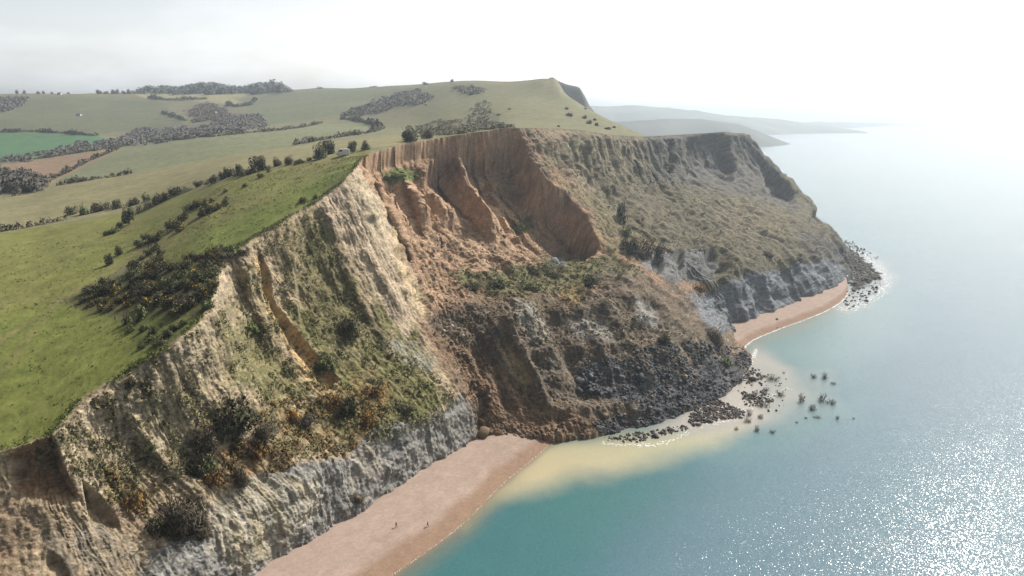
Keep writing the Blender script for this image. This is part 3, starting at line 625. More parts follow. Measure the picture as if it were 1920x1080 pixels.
sea = mesh_np("sea", W.reshape(-1, 3), grid_faces(*SX.shape), m_sea, {'albedo': np.clip(pt.c, .01, .6).reshape(-1, 3)})
tag(sea, "teal sea with a yellow silt plume and sun glitter", "sea", kind='structure')

# ------------------------------------------------------------------ far coast
def far_ridge(name, crest, Yf, depth, label, col):
    cr = np.array(crest, float); xs = np.linspace(cr[0, 0], cr[-1, 0], 160)
    yc = pchip(cr[:, 0], cr[:, 1], xs); Yc = pchip(cr[:, 0], cr[:, 2], xs)
    zc = np.maximum(CAM_H - Yc * dep_tan(yc), .5); rows = []
    for t in np.linspace(-1, 1, 25):
        Yr = Yc + t * depth; f = (1 - t * t) if t > 0 else 1 - (-t) ** 1.6
        zr = zc * f - (3 if abs(t) == 1 else 0)
        rows.append(np.stack([(xs - 960) / FOC * (Yc * CP + (CAM_H - zc) * SP), Yr, zr], -1))
    V = np.array(rows); V[..., 2] += .13 * zc[None] * fbm(V[..., 0] / 420, V[..., 1] / 420, 1, 5) * (V[..., 2] > 5)
    cc = np.array(col) * (1 + .6 * fbm(V[..., 0] / 260, V[..., 1] / 260, 6, 3))[..., None]
    o = mesh_np(name, V.reshape(-1, 3), grid_faces(25, 160), M_land, {'albedo': np.clip(cc, .03, .5).reshape(-1, 3)})
    tag(o, label, "hills", kind='structure')
far_ridge("hills", [(1030,152,1500),(1036,150,1480),(1050,156,1450),(1062,159.5,1430),(1085,163.5,1400),(1096,178,1380),(1104,194,1370),(1114,208,1360),(1122,226,1350),(1130,262,1340)], 0, 120, "dark cliff showing past the summit of the down", (.13,.115,.10))
far_ridge("hills", [(1040,203,5200),(1115,202,5200),(1190,199,5200),(1240,199,5200),(1290,205,5200),(1340,214,5200),(1390,220,5300),(1440,223,5500),(1500,229,5600),(1540,237,5600)], 0, 800, "pale hazy hill on the far coast", (.15,.155,.11))
far_ridge("hills", [(1090,236,3000),(1160,227,3000),(1240,222.5,3000),(1295,221.5,3000),(1340,226,3000),(1370,231,3050),(1392,238,3100),(1412,247,3200),(1430,257,3300)], 0, 350, "grey hazy headland beyond the near point", (.12,.12,.095))
far_ridge("hills", [(1380,231,5000),(1420,230,5200),(1480,229,5600),(1540,229,6500),(1600,229.5,7500),(1640,230,8200),(1680,231,8800)], 0, 300, "low coast fading to white at the horizon", (.12,.12,.10))

# ------------------------------------------------------------------ plants
def leaf_mat(name, rough=.8):
    m, nt, b = mat_base(name, rough, .15); L = nt.links
    at = node(nt, 'ShaderNodeAttribute', attribute_name='albedo'); oi = node(nt, 'ShaderNodeObjectInfo')
    hs = node(nt, 'ShaderNodeHueSaturation'); mr = node(nt, 'ShaderNodeMapRange')
    mr.inputs['To Min'].default_value = .78; mr.inputs['To Max'].default_value = 1.25
    L.new(oi.outputs['Random'], mr.inputs['Value']); L.new(mr.outputs[0], hs.inputs['Value'])
    L.new(at.outputs['Color'], hs.inputs['Color']); L.new(hs.outputs[0], b.inputs['Base Color'])
    return m
M_leaf = leaf_mat("leaves"); M_twig, _nt, _b = mat_base("bark", .95, .1); _b.inputs['Base Color'].default_value = (.10, .08, .062, 1)
def tris(C, size, rg, slim=.5, out=None):
    """a small triangle at every centre, turned at random"""
    n = len(C); a = rg.normal(size=(n, 3)); a /= np.linalg.norm(a, axis=1)[:, None]
    b = np.cross(a, rg.normal(size=(n, 3))); b /= np.linalg.norm(b, axis=1)[:, None]
    s = (size * rg.uniform(.6, 1.4, n))[:, None]
    V = np.stack([C - a * s, C + a * s * .6 + b * s * slim, C + a * s * .6 - b * s * slim], 1)
    if out is not None:                                     # leaves look outward from their clump
        fn = np.cross(V[:, 1] - V[:, 0], V[:, 2] - V[:, 0]); k = (fn * out).sum(1) < 0; V[k] = V[k][:, ::-1]
    return V.reshape(-1, 3)
def outward(d, up=.45, flat=.55):
    n = d + rng.normal(size=d.shape) * .25; n[:, 2] += up; return n / np.linalg.norm(n, axis=1)[:, None]
def lumps(rg, n, nl, flat, core=.25):
    cs = []; k = 0
    while len(cs) < nl:
        c = rg.uniform(-1, 1, 3); c[2] = rg.uniform(.05, 1)
        if c[0] ** 2 + c[1] ** 2 + (c[2] - .35) ** 2 < .75: cs.append(c * [.72, .72, .75])
    cs = np.array(cs); r = rg.uniform(.24, .46, nl); pick = rg.integers(0, nl, n)
    d = rg.normal(size=(n, 3)); d /= np.linalg.norm(d, axis=1)[:, None]
    rad = r[pick] * np.where(rg.random(n) < core, rg.random(n) ** .5, rg.uniform(.82, 1.06, n))
    C = cs[pick] + d * rad[:, None]; C[:, 2] = np.maximum(C[:, 2], .02) * flat
    return C, pick, d
KIND = {  # leaf colours, second colours and their share, leaves, leaf size, slimness, height
 'gorse': ((.062,.072,.03), (.38,.21,.035), .16, 900, .085, .5, .85),
 'thorn': ((.062,.07,.034), (.10,.085,.05), .35, 900, .09, .45, .85),
 'green': ((.095,.125,.042), (.13,.14,.06), .3, 800, .09, .5, .8),
 'bare':  ((.115,.092,.072), (.09,.082,.05), .35, 2600, .10, .17, .95),
 'twig':  ((.07,.06,.045), (.10,.085,.06), .35, 420, .13, .12, .95),
 'rust':  ((.20,.12,.05), (.30,.16,.03), .35, 700, .09, .4, .6),
 'tree':  ((.07,.08,.042), (.105,.10,.06), .3, 1500, .075, .5, 1.0),
 'pale':  ((.17,.15,.11), (.12,.12,.075), .4, 800, .09, .3, .85)}
PROTO = {}
def proto(kind, i, n=None, nl=None):
    ca, cb, sh, nn, sz, slim, flat = KIND[kind]; rg = np.random.default_rng(100 + 13 * i + sum(map(ord, kind)))
    n = n or nn; nl = nl or int(rg.integers(9, 15)) + (8 if kind == 'rust' else 0); C, pick, d = lumps(rg, n, nl, flat)
    on = outward(d); V = tris(C, np.full(n, sz * (nn / n) ** .4), rg, slim, on)
    lump = rg.random(nl)[pick]
    mixv = ((rg.random(n) < sh * (0.4 + 1.4 * lump) * (d[:, 2] > -.2)))[:, None]
    c = np.where(mixv, np.array(cb), np.array(ca)) * (rg.uniform(.65, 1.4, n) * (.8 + .4 * lump))[:, None]
    return mesh_np(kind + "_foliage", V, np.arange(3 * n).reshape(-1, 3), M_leaf, {'albedo': np.repeat(c, 3, 0), 'nrm': np.repeat(on, 3, 0)}, link=False)
for k in KIND: PROTO[k] = [proto(k, i) for i in range(4)]
def limb_mesh(name, segs):
    """tapered six-sided limbs, [(p0, p1, r0, r1)]"""
    V, F = [], []
    for p0, p1, r0, r1 in segs:
        p0, p1 = np.array(p0, float), np.array(p1, float); a = p1 - p0; a /= np.linalg.norm(a)
        u = np.cross(a, [.3, .9, .2]); u /= np.linalg.norm(u); w_ = np.cross(a, u); k = len(V)
        for p, r in ((p0, r0), (p1, r1)):
            for i in range(6): V.append(p + r * (u * math.cos(i * math.pi / 3) + w_ * math.sin(i * math.pi / 3)))
        for i in range(6): F.append((k + i, k + (i + 1) % 6, k + 6 + (i + 1) % 6, k + 6 + i))
    return mesh_np(name, V, F, M_twig, None, True, None, False)
STEM = []
for i in range(2):
    rg = np.random.default_rng(i + 5); sg = []
    for k in range(7):
        a = k * .9 + rg.random(); q = np.array([math.cos(a) * .45, math.sin(a) * .45, .45 + .2 * rg.random()]); sg.append(((0, 0, -.12), q, .045, .02))
        for m_ in range(2): sg.append((q, q + [math.cos(a + m_ - .5) * .3, math.sin(a + m_ - .5) * .3, .25], .02, .006))
    STEM.append(limb_mesh("stem", sg))
TRUNK = []
for i in range(2):
    rg = np.random.default_rng(i + 25); sg = [((0, 0, -.15), (.03, .02, .55), .075, .05)]
    for k in range(7):
        a = k * .95 + rg.random(); z0 = .35 + .04 * k; q = np.array([math.cos(a) * .5, math.sin(a) * .5, z0 + .45]); sg.append(((.02, .01, z0), q, .035, .012))
        sg.append((q, q + [math.cos(a + .5) * .25, math.sin(a + .5) * .25, .3], .012, .004))
    TRUNK.append(limb_mesh("trunk", sg))
GROUPS = {}
def bush(name, kind, p, wpx, hpx, label, group=None, stem=False, sink=.06, cat='bush'):
    """one shrub: foliage mesh on the ground at p, wpx by hpx photo pixels big there"""
    s = mpp(p); rx = wpx * s / 2 * 1.05; rz = hpx * s / KIND[kind][6] * .95
    o = link_mesh(name, PROTO[kind][rng.integers(4)])
    o.location = (p[0], p[1], p[2] - sink * rz); o.scale = (rx, rx * rng.uniform(.8, 1.1), rz); o.rotation_euler = (rng.uniform(-.08, .08), rng.uniform(-.08, .08), rng.uniform(0, 6.28))
    tag(o, label, cat, group)
    if stem: link_mesh("stem", STEM[rng.integers(2)], o)
    if group: GROUPS.setdefault(group, []).append((o, p))
    return o
def tree(p, wpx, hpx, label, kind='tree', name="hawthorn_tree", group=None):
    s = mpp(p); e = empty(name, p, rng.uniform(0, 6)); h = hpx * s; r = wpx * s / 2
    e.scale = (1, 1, 1)
    t = link_mesh("trunk", TRUNK[rng.integers(2)], e); t.scale = (r * 1.1, r * 1.1, h * .75)
    c = link_mesh("crown", PROTO[kind][rng.integers(4)], e); c.location = (0, 0, h * .06); c.scale = (r * 1.2, r * 1.2, h * .92)
    tag(e, label, "tree", group); 
    if group: GROUPS.setdefault(group, []).append((e, p))
    return e
ORD = "first second third fourth fifth sixth seventh eighth ninth tenth eleventh twelfth thirteenth fourteenth fifteenth sixteenth seventeenth eighteenth nineteenth twentieth".split()
def label_rows(group, nrow, fmt, rows):
    """word each member of a group by its row and its place along that row"""
    g = sorted(GROUPS[group], key=lambda q: -float(project(q[1])[1])); n = len(g); per = -(-n // nrow)
    for r_ in range(nrow):
        row = sorted(g[r_ * per:(r_ + 1) * per], key=lambda q: float(project(q[1])[0]))
        for i, (o, p) in enumerate(row): o['label'] = fmt.format(n=ORD[i], row=rows[r_])

# trees along the field hedge and the clifftop
tree(at(243,421), 24, 34, "dark round-headed tree at the near end of the field hedge, below the pale bushes")
tree(at(487,320), 36, 29, "round green tree standing alone above the hedge, left of the clump by the white van")
tree(at(598,298), 30, 24, "left tree of the dark clump beside the white van")
tree(at(616,290), 36, 28, "tallest, middle tree of the dark clump just left of the white van")
tree(at(662,286), 24, 22, "dark leaning tree just right of the white van")
tree(at(685,281), 18, 17, "small dark tree, rightmost before the landslide edge begins", 'tree')
tree(at(768,265), 38, 28, "dark bushy tree overhanging the top of the landslide scar")
tree(at(800,259), 26, 20, "paler grey tree behind the dark one on the scar's rim", 'bare')
tree(at(205,497), 16, 26, "thin open tree alone on the pasture above the gorse thicket", 'bare', "sapling")
tree(at(223,478), 14, 22, "slight leaning sapling between the lone thin tree and the field hedge", 'bare', "sapling")
HG = "bushes of the field hedge"
for px_, py_, w_, h_, k in [(135,402,26,20,'thorn'),(158,401,28,22,'green'),(180,398,28,22,'thorn'),(200,394,26,20,'pale'),(222,391,22,20,'thorn'),(262,398,26,22,'pale'),(278,390,26,22,'pale'),(296,383,28,22,'bare'),(250,385,30,18,'thorn'),(275,376,30,16,'green'),
        (313,374,26,18,'thorn'),(333,365,34,20,'thorn'),(352,359,22,14,'pale'),(372,351,22,15,'thorn'),(388,346,20,14,'pale'),(402,342,20,16,'bare'),(418,336,24,18,'thorn'),(430,331,28,22,'thorn'),(445,329,26,24,'thorn'),(458,328,26,18,'pale'),(471,325,22,16,'bare'),
        (503,318,16,12,'pale'),(520,311,28,20,'bare'),(541,309,24,18,'bare'),(556,308,18,10,'thorn'),(566,306,18,9,'gorse'),(580,301,14,8,'thorn'),(215,436,22,14,'green'),(203,440,20,12,'green'),(228,428,24,14,'thorn')]:
    bush("hedge_bush", k, at(px_, py_), w_, h_, "", HG)
label_rows(HG, 2, "field hedge bush, {n} from the left {row}", ["at the hedge's lower end", "at the hedge's upper end"])
GG = "gorse clumps on the open pasture"
for px_, py_, w_, h_ in [(330,426,30,18),(345,414,26,18),(318,428,20,14),(338,432,24,12),(350,396,18,12),(360,392,22,13),(372,388,26,15),(386,384,24,14),(380,404,28,16),(396,398,28,18),(410,392,18,13),(422,385,20,14),(425,376,14,10),(424,360,14,6),(460,350,14,9),(490,333,20,10),(505,322,14,6),(398,378,16,8),(300,440,20,10)]:
    bush("gorse_bush", 'gorse', at(px_, py_), w_, h_, "", GG)
label_rows(GG, 2, "gorse clump on the open pasture, {n} from the left {row}", ["of the nearer row", "of the farther row"])
EG = "dark scrub beside the gullied strip"
for px_, py_, w_, h_ in [(262,462,28,15),(280,455,30,17),(296,450,22,16),(272,448,22,12),(288,470,30,18),(302,478,24,16),(280,478,28,14),(294,487,34,16),(268,487,18,10)]:
    bush("scrub_bush", 'thorn', at(px_, py_), w_, h_, "", EG)
label_rows(EG, 1, "dark scrub bush in the strip above the thicket, {n} from the left", [""])
for px_, py_, w_, h_, l in [(570,378,22,10,"low dark bush near the cliff edge beside the pale slope, left of a pair"), (590,372,12,10,"small dark bush on the brink above the pale slope, right of a pair"), (246,724,26,24,"round dark bush clinging to the cliff edge below the green pasture"), (452,478,30,12,"low scrub on the pale lip where the cliff edge turns")]:
    bush("clifftop_bush", 'thorn', at(px_, py_, 'cliff' if py_ > 400 else 'land'), w_, h_, l)
# the thicket
TG = "bushes of the clifftop gorse thicket"; tpoly = np.array([(128,560),(200,528),(235,508),(310,488),(380,474),(440,470),(424,500),(404,560),(394,582),(330,600),(285,580),(240,575),(200,592),(150,572)])
pts = []; rgt = np.random.default_rng(3)
while len(pts) < 64:
    q = np.array([rgt.uniform(125, 440), rgt.uniform(470, 602)])
    if sdpoly(q[:1], q[1:], tpoly)[0] < 2: continue
    if all(((q - o) / [1.0, .6] @ ((q - o) / [1.0, .6])) > 16.5 ** 2 for o in pts): pts.append(q)
    elif rgt.random() < .02: pts.append(q)
for q in pts:
    lowleft = q[1] > 555 and q[0] < 250
    bush("gorse_bush" if lowleft or rgt.random() < .35 else "thorn_bush", 'gorse' if lowleft or rgt.random() < .35 else ('bare' if rgt.random() < .25 else ('green' if rgt.random() < .25 else 'thorn')), at(*q), rgt.uniform(30, 48) * (.75 if lowleft else 1), rgt.uniform(13, 22) * (.8 if lowleft else 1), "", TG, True)
label_rows(TG, 5, "bush in the dark clifftop thicket, {n} from the left {row}", ["in its front row", "one row behind the front", "in its middle row", "one row before the back", "in its back row"])
LG = "low green bushes below the thicket"
for px_, py_, w_, h_ in [(238,605,22,20),(262,600,36,30),(246,620,24,12),(270,618,26,14),(290,625,32,18),(312,632,28,16),(280,640,32,14),(300,646,36,14),(325,622,26,14),(345,610,24,12),(270,652,26,10)]:
    bush("green_bush", 'green' if px_ < 300 else 'thorn', at(px_, py_), w_, h_, "", LG)
label_rows(LG, 2, "low green bush below the thicket, {n} from the left {row}", ["of the nearer row", "of the farther row"])

# shrubs on the cliff face
for px_, py_, w_, h_, k, l, kd in [
    (330,985,104,86,'bare',"big leafless grey-brown shrub low on the near cliff, largest of its clump","bare_shrub"), (372,985,70,60,'bare',"leafless purplish shrub against the right side of the biggest bare shrub","bare_shrub"),
    (385,1000,40,36,'bare',"small bare shrub hanging at the brink of the grey rock, below the big clump","bare_shrub"), (300,1000,60,40,'thorn',"dark shaded shrub at the lower left foot of the big bare clump","dark_shrub"),
    (430,800,110,70,'thorn',"broad dome of dark scrub in the middle of the near cliff","dark_shrub"), (490,812,70,34,'bare',"low bare shrub at the right end of the dark dome of scrub","bare_shrub"),
    (388,835,58,50,'bare',"rounded purplish shrub tucked under the left of the dark dome","bare_shrub"), (385,880,64,44,'green',"greenish shrub below the purplish one, above the big bare clump","green_shrub"),
    (365,890,50,40,'thorn',"dark shrub left of the greenish one in the middle of the near cliff","dark_shrub"), (250,945,44,30,'rust',"orange-flowered gorse left of the big bare clump","gorse_shrub"), (400,905,44,30,'rust',"orange gorse right above the big bare clump","gorse_shrub"),
    (482,852,54,26,'rust',"orange bracken patch right of the greenish shrub","bracken"), (452,905,34,40,'bare',"dull bare shrub above the tan buttress of grey rock","bare_shrub"), (285,845,30,22,'green',"small green shrub alone on the pale crumbling slope","green_shrub"),
    (652,772,56,44,'thorn',"dark shrub at the foot of the yellow sand chute","dark_shrub"), (625,760,46,26,'rust',"rusty bracken beside the dark shrub under the sand chute","bracken"), (690,790,40,24,'rust',"rusty bracken above the grey rock, right of the sand chute","bracken"),
    (575,800,56,30,'bare',"low grey bramble between the sand chute and the grey rock","bare_shrub"), (545,785,40,22,'rust',"orange gorse patch left of the low grey bramble","gorse_shrub"), (652,625,58,36,'thorn',"mound of dark scrub on the shaded rib","dark_shrub"), (470,625,40,24,'green',"green shrub on the upper slope left of the sand chute","green_shrub"),
    (610,690,50,24,'green',"green scrub beside the sand chute, on its right","green_shrub"), (700,740,56,22,'rust',"brown bracken in the middle of the green slope","bracken"), (760,775,44,18,'thorn',"dark low shrub near the top of the grey rock face","dark_shrub"), (672,935,30,18,'bare',"brown slumped tuft at the foot of the grey rock, by the beach","bracken"),
    (1205,482,64,46,'bare',"big purplish bare shrub above the grey outcrop right of the slip","bare_shrub"), (1180,470,44,34,'thorn',"dark shrub touching the left of the purplish shrub by the slip","dark_shrub"), (1235,478,36,28,'bare',"smaller bare shrub on the right of the purplish shrub by the slip","bare_shrub"), (1172,440,26,22,'green',"green shrub above the purplish shrub, at the edge of the slip","green_shrub"), (1166,415,24,44,'thorn',"tall dark scrub patch in the gully right of the scar","dark_shrub"),
    (1335,640,46,34,'bare',"bare shrub at the seaward tip of the slip, beside the far beach","bare_shrub"), (1358,684,36,18,'green',"green tuft surviving near the toe of the slip","green_shrub"), (1245,642,34,22,'thorn',"dark shrub carried down in the right of the debris","dark_shrub"), (1105,535,40,24,'thorn',"dark shrub on the right end of the green bench","dark_shrub"),
    (930,535,50,16,'green',"green scrub on the left end of the sunken bench","green_shrub"), (985,540,56,16,'green',"green scrub on the middle of the sunken bench","green_shrub"), (1040,520,40,14,'thorn',"dark scrub behind the middle of the sunken bench","dark_shrub"), (890,540,44,16,'thorn',"dark scrub at the very left tip of the sunken bench","dark_shrub"),
    (742,332,34,10,'green',"slumped green turf bush high on the orange scar","green_shrub"), (725,337,18,10,'thorn',"dark tuft at the left of the turf raft high on the scar","dark_shrub"), (975,430,28,10,'green',"small green raft of turf stranded in mid scar","green_shrub"), (1315,475,20,12,'thorn',"dark tuft above the far grey outcrop","dark_shrub"), (1310,545,30,14,'rust',"rusty tuft between the two far grey rock bands","bracken"), (1440,480,26,12,'bare',"bare thorn patch on the far green slope","bare_shrub")]:
    bush(kd, k, at(px_, py_, 'cliff'), w_, h_, l, None, w_ > 40, .12, 'shrub')

# ------------------------------------------------------------------ hedges, woods and ground cover
def clumps(name, C, sx, sz, ca, cb, label, cat=None, kind=None, nt_=14, seed=1, slim=.5, group=None, leaf=.3, parent=None, even=False):
    """many little leaf clumps in one mesh: C centres on the ground, sx half-widths, sz heights"""
    rg = np.random.default_rng(seed); C = np.asarray(C, float); n = len(C); sx = np.broadcast_to(sx, n); sz = np.broadcast_to(sz, n)
    d = rg.normal(size=(n, nt_, 3)); d /= np.linalg.norm(d, axis=2)[..., None]; d[..., 2] = np.abs(d[..., 2])
    d *= rg.uniform(.55, 1.05, (n, nt_, 1))
    Q = C[:, None] + d * np.stack([sx, sx, sz], -1)[:, None]
    on = outward(d.reshape(-1, 3), 1.5 if even else .45); V = tris(Q.reshape(-1, 3), np.repeat(sx * leaf * 2, nt_), rg, slim, on)
    t = np.clip(rg.random(n) + .0, 0, 1)[:, None]; c = np.array(ca) + (np.array(cb) - np.array(ca)) * t
    c = np.repeat(c, nt_, 0) * rg.uniform(.92 if even else .7, 1.08 if even else 1.35, (n * nt_, 1))
    o = mesh_np(name, V, np.arange(len(V)).reshape(-1, 3), M_leaf, {'albedo': np.repeat(c, 3, 0), 'nrm': np.repeat(on, 3, 0)}, parent=parent)
    return tag(o, label, cat, group, kind)
def hedge(line, h, label, ca=(.075,.08,.048), cb=(.115,.10,.07), step=.45, wid=.55, seed=1):
    line = np.array(line, float); rg = np.random.default_rng(seed); W_ = [at(*q) for q in line]; pts = []
    for a, b, qa, qb in zip(W_[:-1], W_[1:], line[:-1], line[1:]):
        n = max(2, int(np.linalg.norm(b - a) / (h * step)))
        for t in np.linspace(0, 1, n, endpoint=False):

            p = a + (b - a) * t; p[:2] += rg.normal(size=2) * h * .16; pts.append((t, qa + (qb - qa) * t, p))
    C = []
    for t, q, p in pts:
        g = at(*q); C.append((p[0], p[1], g[2] if abs(g[1] - p[1]) < 25 else p[2]))
    C = np.array(C); n = len(C); g = rg.uniform(.6, 1.15, n) * (1 + .3 * np.sin(np.arange(n) * .21))
    clumps("hedgerow", C, h * wid * g, h * g, ca, cb, label, "hedge", None, 22, seed, .5, None, .26)
hedge([(-120,440),(0,434),(15,432),(60,424),(125,412)], 4.2, "long dark hedge at the left edge, along the top of the green pasture", seed=2)
hedge([(108,347),(150,341),(200,333),(250,325)], 3.6, "dark hedge along the foot of the pale field, ending in mid field", seed=3)
hedge([(82,342),(120,325),(160,305),(200,288),(222,279)], 4.5, "brown hedge climbing between the ploughed field and the pale field", (.10,.085,.055), (.14,.12,.07), seed=4)
hedge([(0,305),(60,299),(120,291),(175,282),(225,276)], 3.5, "thin dark hedge between the blue-green field and the ploughed field", seed=5)
hedge([(-60,247),(0,247),(60,247),(120,250),(180,255)], 6, "hedge between the blue-green field and the round hill", (.06,.075,.05), (.08,.085,.06), seed=6)
hedge([(225,276),(280,267),(340,262),(400,257),(440,252),(500,247),(560,240),(605,230)], 3.6, "long thin hedge crossing below the valley scrub", seed=7)
hedge([(555,272),(600,263),(640,257),(690,250),(712,243)], 4, "short hedge above the trees by the white van", seed=8)
hedge([(712,243),(700,233),(670,227),(640,224)], 6, "curved dark hedge rounding the corner of the far pasture", (.09,.08,.06), (.11,.10,.075), seed=9)
hedge([(280,184),(310,188),(350,187),(390,186)], 8, "dark hedge under the pale hilltop field", seed=10)
hedge([(425,196),(445,201),(470,197),(480,186)], 7, "broken hedge at the right end of the pale hilltop field", seed=11)
hedge([(305,212),(330,220),(350,227)], 6, "short diagonal hedge on the shoulder of the round hill", seed=12)
def scatter(poly, n, seed, on='land'):
    rg = np.random.default_rng(seed); poly = np.array(poly, float)
    X_, Y_, D_, S_ = (GX, GY, GD, G) if on == 'land' else (PX, PY, DD, Pc)
    m = sdpoly(X_, Y_, poly) + (8 * fbm(gx / 45, gy / 45, seed, 4, .6) * np.clip(900 / GD, .4, 1) - 1 if on == 'land' else 0) > 0; idx = np.flatnonzero(m)
    yy = S_.reshape(-1, 3)[idx, 1]; wgt = np.full(len(idx), 1.0)
    return S_.reshape(-1, 3)[rg.choice(idx, n)] + rg.normal(size=(n, 3)) * [1.5, 1.5, 0] * (1 if on == 'land' else .2)
def wood(name, poly, n, r, h, ca, cb, label, seed, nt_=26, arch=None):
    C = scatter(poly, n, seed); rg = np.random.default_rng(seed); g = rg.uniform(.65, 1.25, n)
    if arch: cx = project(C)[0]; g = g * (.3 + .7 * sstep(arch[0], arch[1], cx) * sstep(arch[3], arch[2], cx)) * (.85 + .2 * np.sin(cx / 19))
    clumps(name, C, r * g, h * g, ca, cb, label, "wood", 'stuff', nt_, seed, .45, None, .2, None, True)
GB, GB2 = (.14,.132,.12), (.17,.155,.132)
wood("woodland", [(238,178),(262,172),(300,171.5),(420,171),(545,169.5),(548,172.5),(480,176.5),(300,177)], 900, 11, 22, (.095,.102,.096), (.12,.12,.108), "dark wood crowning the far hilltop", 21, 34, (236, 310, 520, 552))
wood("valley_scrub", [(205,270),(260,242),(400,236),(440,215),(490,214),(497,238),(400,250),(250,274)], 1500, 5, 3.6, GB, GB2, "grey-brown scrub filling the valley bottom", 22)
wood("valley_scrub", [(345,208),(390,193),(425,205),(438,222),(370,229)], 420, 5, 3, (.19,.13,.10), GB2, "reddish scrub on the side of the valley", 23)
wood("valley_scrub", [(-60,210),(-60,184),(0,183),(50,186),(45,200),(0,212)], 420, 7, 7, GB, GB2, "grey wood on the far hill at the left edge", 24)
wood("valley_scrub", [(640,217),(660,205),(720,182),(780,168),(812,178),(810,190),(720,208),(680,217)], 700, 4, 2.6, (.10,.10,.07), GB2, "dark scrub band slanting across the down", 25)
wood("valley_scrub", [(775,250),(790,232),(830,226),(880,222),(895,195),(910,190),(930,212),(915,222),(955,237),(850,250)], 640, 1.8, 1.7, (.10,.10,.06), (.13,.12,.075), "thorn scrub on the foot of the down behind the scar", 26)
wood("valley_scrub", [(845,165),(880,160),(910,168),(905,176),(870,176)], 120, 4, 3, (.08,.08,.05), GB2, "patch of scrub high on the down", 27)
wood("roadside_wood", [(-80,368),(-80,330),(0,330),(50,332),(78,345),(70,358),(0,366)], 520, 4.2, 9, (.12,.11,.09), (.16,.14,.115), "bare grey wood at the left edge below the ploughed field", 28, 40)
wood("field_scrub", [(-40,305),(0,295),(60,290),(150,268),(220,262),(235,272),(120,290),(0,306)], 200, 5, 4, GB, GB2, "thin scrub along the lower side of the blue-green field", 29)
SK = "trees on the far skyline"
for px_, w_, h_ in [(32,8,8),(46,9,9),(72,8,6),(82,7,6),(98,7,5),(128,7,4),(185,14,8),(198,10,7),(212,10,10),(220,8,12),(232,9,8),(243,10,11)]:
    bush("skyline_tree", 'bare', at(px_, 176), w_, h_, "", SK, False, .02, 'tree')
label_rows(SK, 1, "tiny bare tree on the left skyline, {n} from the left", [""])
for px_, py_, w_, h_, l in [(798,159,13,7,"pale round tree breaking the skyline of the down"), (847,154,7,7,"dark small tree on the skyline right of the pale round one"), (600,166,14,4,"low bush on the skyline right of the hilltop wood"), (700,163.5,16,3,"low hedge bush on the skyline left of the down")]:
    bush("skyline_tree", 'bare', at(px_, py_), w_, h_, l, None, False, .02, 'tree')
DG = "thorn bushes on the seaward slope of the down"
for px_, py_, w_, h_ in [(1068,218,16,8),(1062,205,9,5),(1095,222,14,8),(1104,232,16,9),(1120,236,12,7),(1115,226,9,5),(1152,240,10,5),(1047,238,8,4),(935,216,12,4),(955,205,9,3),(1098,205,7,4),(1140,243,16,6)]:
    bush("thorn_bush", 'thorn', at(px_, py_), w_, h_, "", DG, False, .04)
label_rows(DG, 1, "dark thorn bush on the down's seaward slope, {n} from the left", [""])
# ground cover on the cliff: loose scrub, bracken and grass where the ground can hold it
def cover(polys, n, r, h, ca, cb, label, seed, nt_=9, far_=False):
    rg = np.random.default_rng(seed); m = np.full(PX.shape, -1e3, f32)
    for q in polys: m = np.maximum(m, sdpoly(PX, PY, q))
    pr = (m > 0) * np.clip(.5 + 1.3 * fbm(x / 6 + seed, y / 6, z / 6, 3), 0.02, 1) ** 2 * np.clip(1.25 - steep, .1, 1) * (VV < .93)
    pr = pr * np.clip(280 / np.maximum(DD, 1), .3, 1.6) ** 0
    pr = (pr / pr.sum()).ravel(); C = Pc.reshape(-1, 3)[rg.choice(pr.size, n, p=pr)]; g = rg.uniform(.5, 1.5, n)
    clumps("scrub", C, r * g, h * g, ca, cb, label, "scrub", 'stuff', nt_, seed, .4, None, .34)
cover([[(400,600),(500,420),(600,400),(690,590),(860,745),(840,790),(700,840),(560,860),(440,800)]], 4600, .5, .35, (.115,.118,.05), (.18,.16,.08), "low green scrub on the near cliff", 41)
cover([[(460,760),(620,740),(770,770),(720,820),(660,850),(560,870),(430,920),(380,900)], [(200,880),(300,910),(270,970),(190,930)]], 1700, .6, .45, (.19,.12,.045), (.13,.11,.055), "rusty bracken on the near cliff", 42)
cover([[(60,850),(130,780),(380,610),(400,700),(420,830),(330,900),(200,950)]], 2600, .45, .4, (.13,.125,.06), (.21,.18,.10), "dry tufts on the pale crumbling slope", 43)
cover([[(840,510),(960,500),(1150,476),(1215,510),(1100,550),(930,558),(860,542)]], 1500, .55, .4, (.10,.112,.045), (.16,.15,.07), "grass and scrub riding on the sunken bench", 44)
cover([[(1000,245),(1210,258),(1290,350),(1440,400),(1560,450),(1560,485),(1400,520),(1200,470),(1100,400)]], 1300, .7, .3, (.12,.115,.065), (.17,.15,.095), "rough grass and scrub on the far cliff", 45)
cover([[(830,600),(1100,560),(1300,620),(1390,670),(1250,700),(1050,690),(900,700)]], 700, .6, .5, (.12,.10,.06), (.16,.13,.08), "torn scrub mixed in the slip debris", 46)

# pasture: tussocks, thickest towards the brink
rg = np.random.default_rng(55); mk = (GD < 330) & (GX > -120) & (GX < 690)
pr = (mk * np.clip(.35 + fbm(gx / 9, gy / 9, 12, 3), .03, 1) * (1 + 5 * sstep(4, .5, gd)) * GD ** 1.2).ravel(); pr = pr / pr.sum()
C = G.reshape(-1, 3)[rg.choice(pr.size, 9000, p=pr)] + rg.normal(size=(9000, 3)) * [.3, .3, 0]; g = rg.uniform(.5, 1.5, 9000)
clumps("grass", C, .34 * g, .16 * g, (.10,.135,.034), (.16,.17,.055), "grass tussocks on the clifftop pasture", None, 'stuff', 6, 56, .35, None, .34)

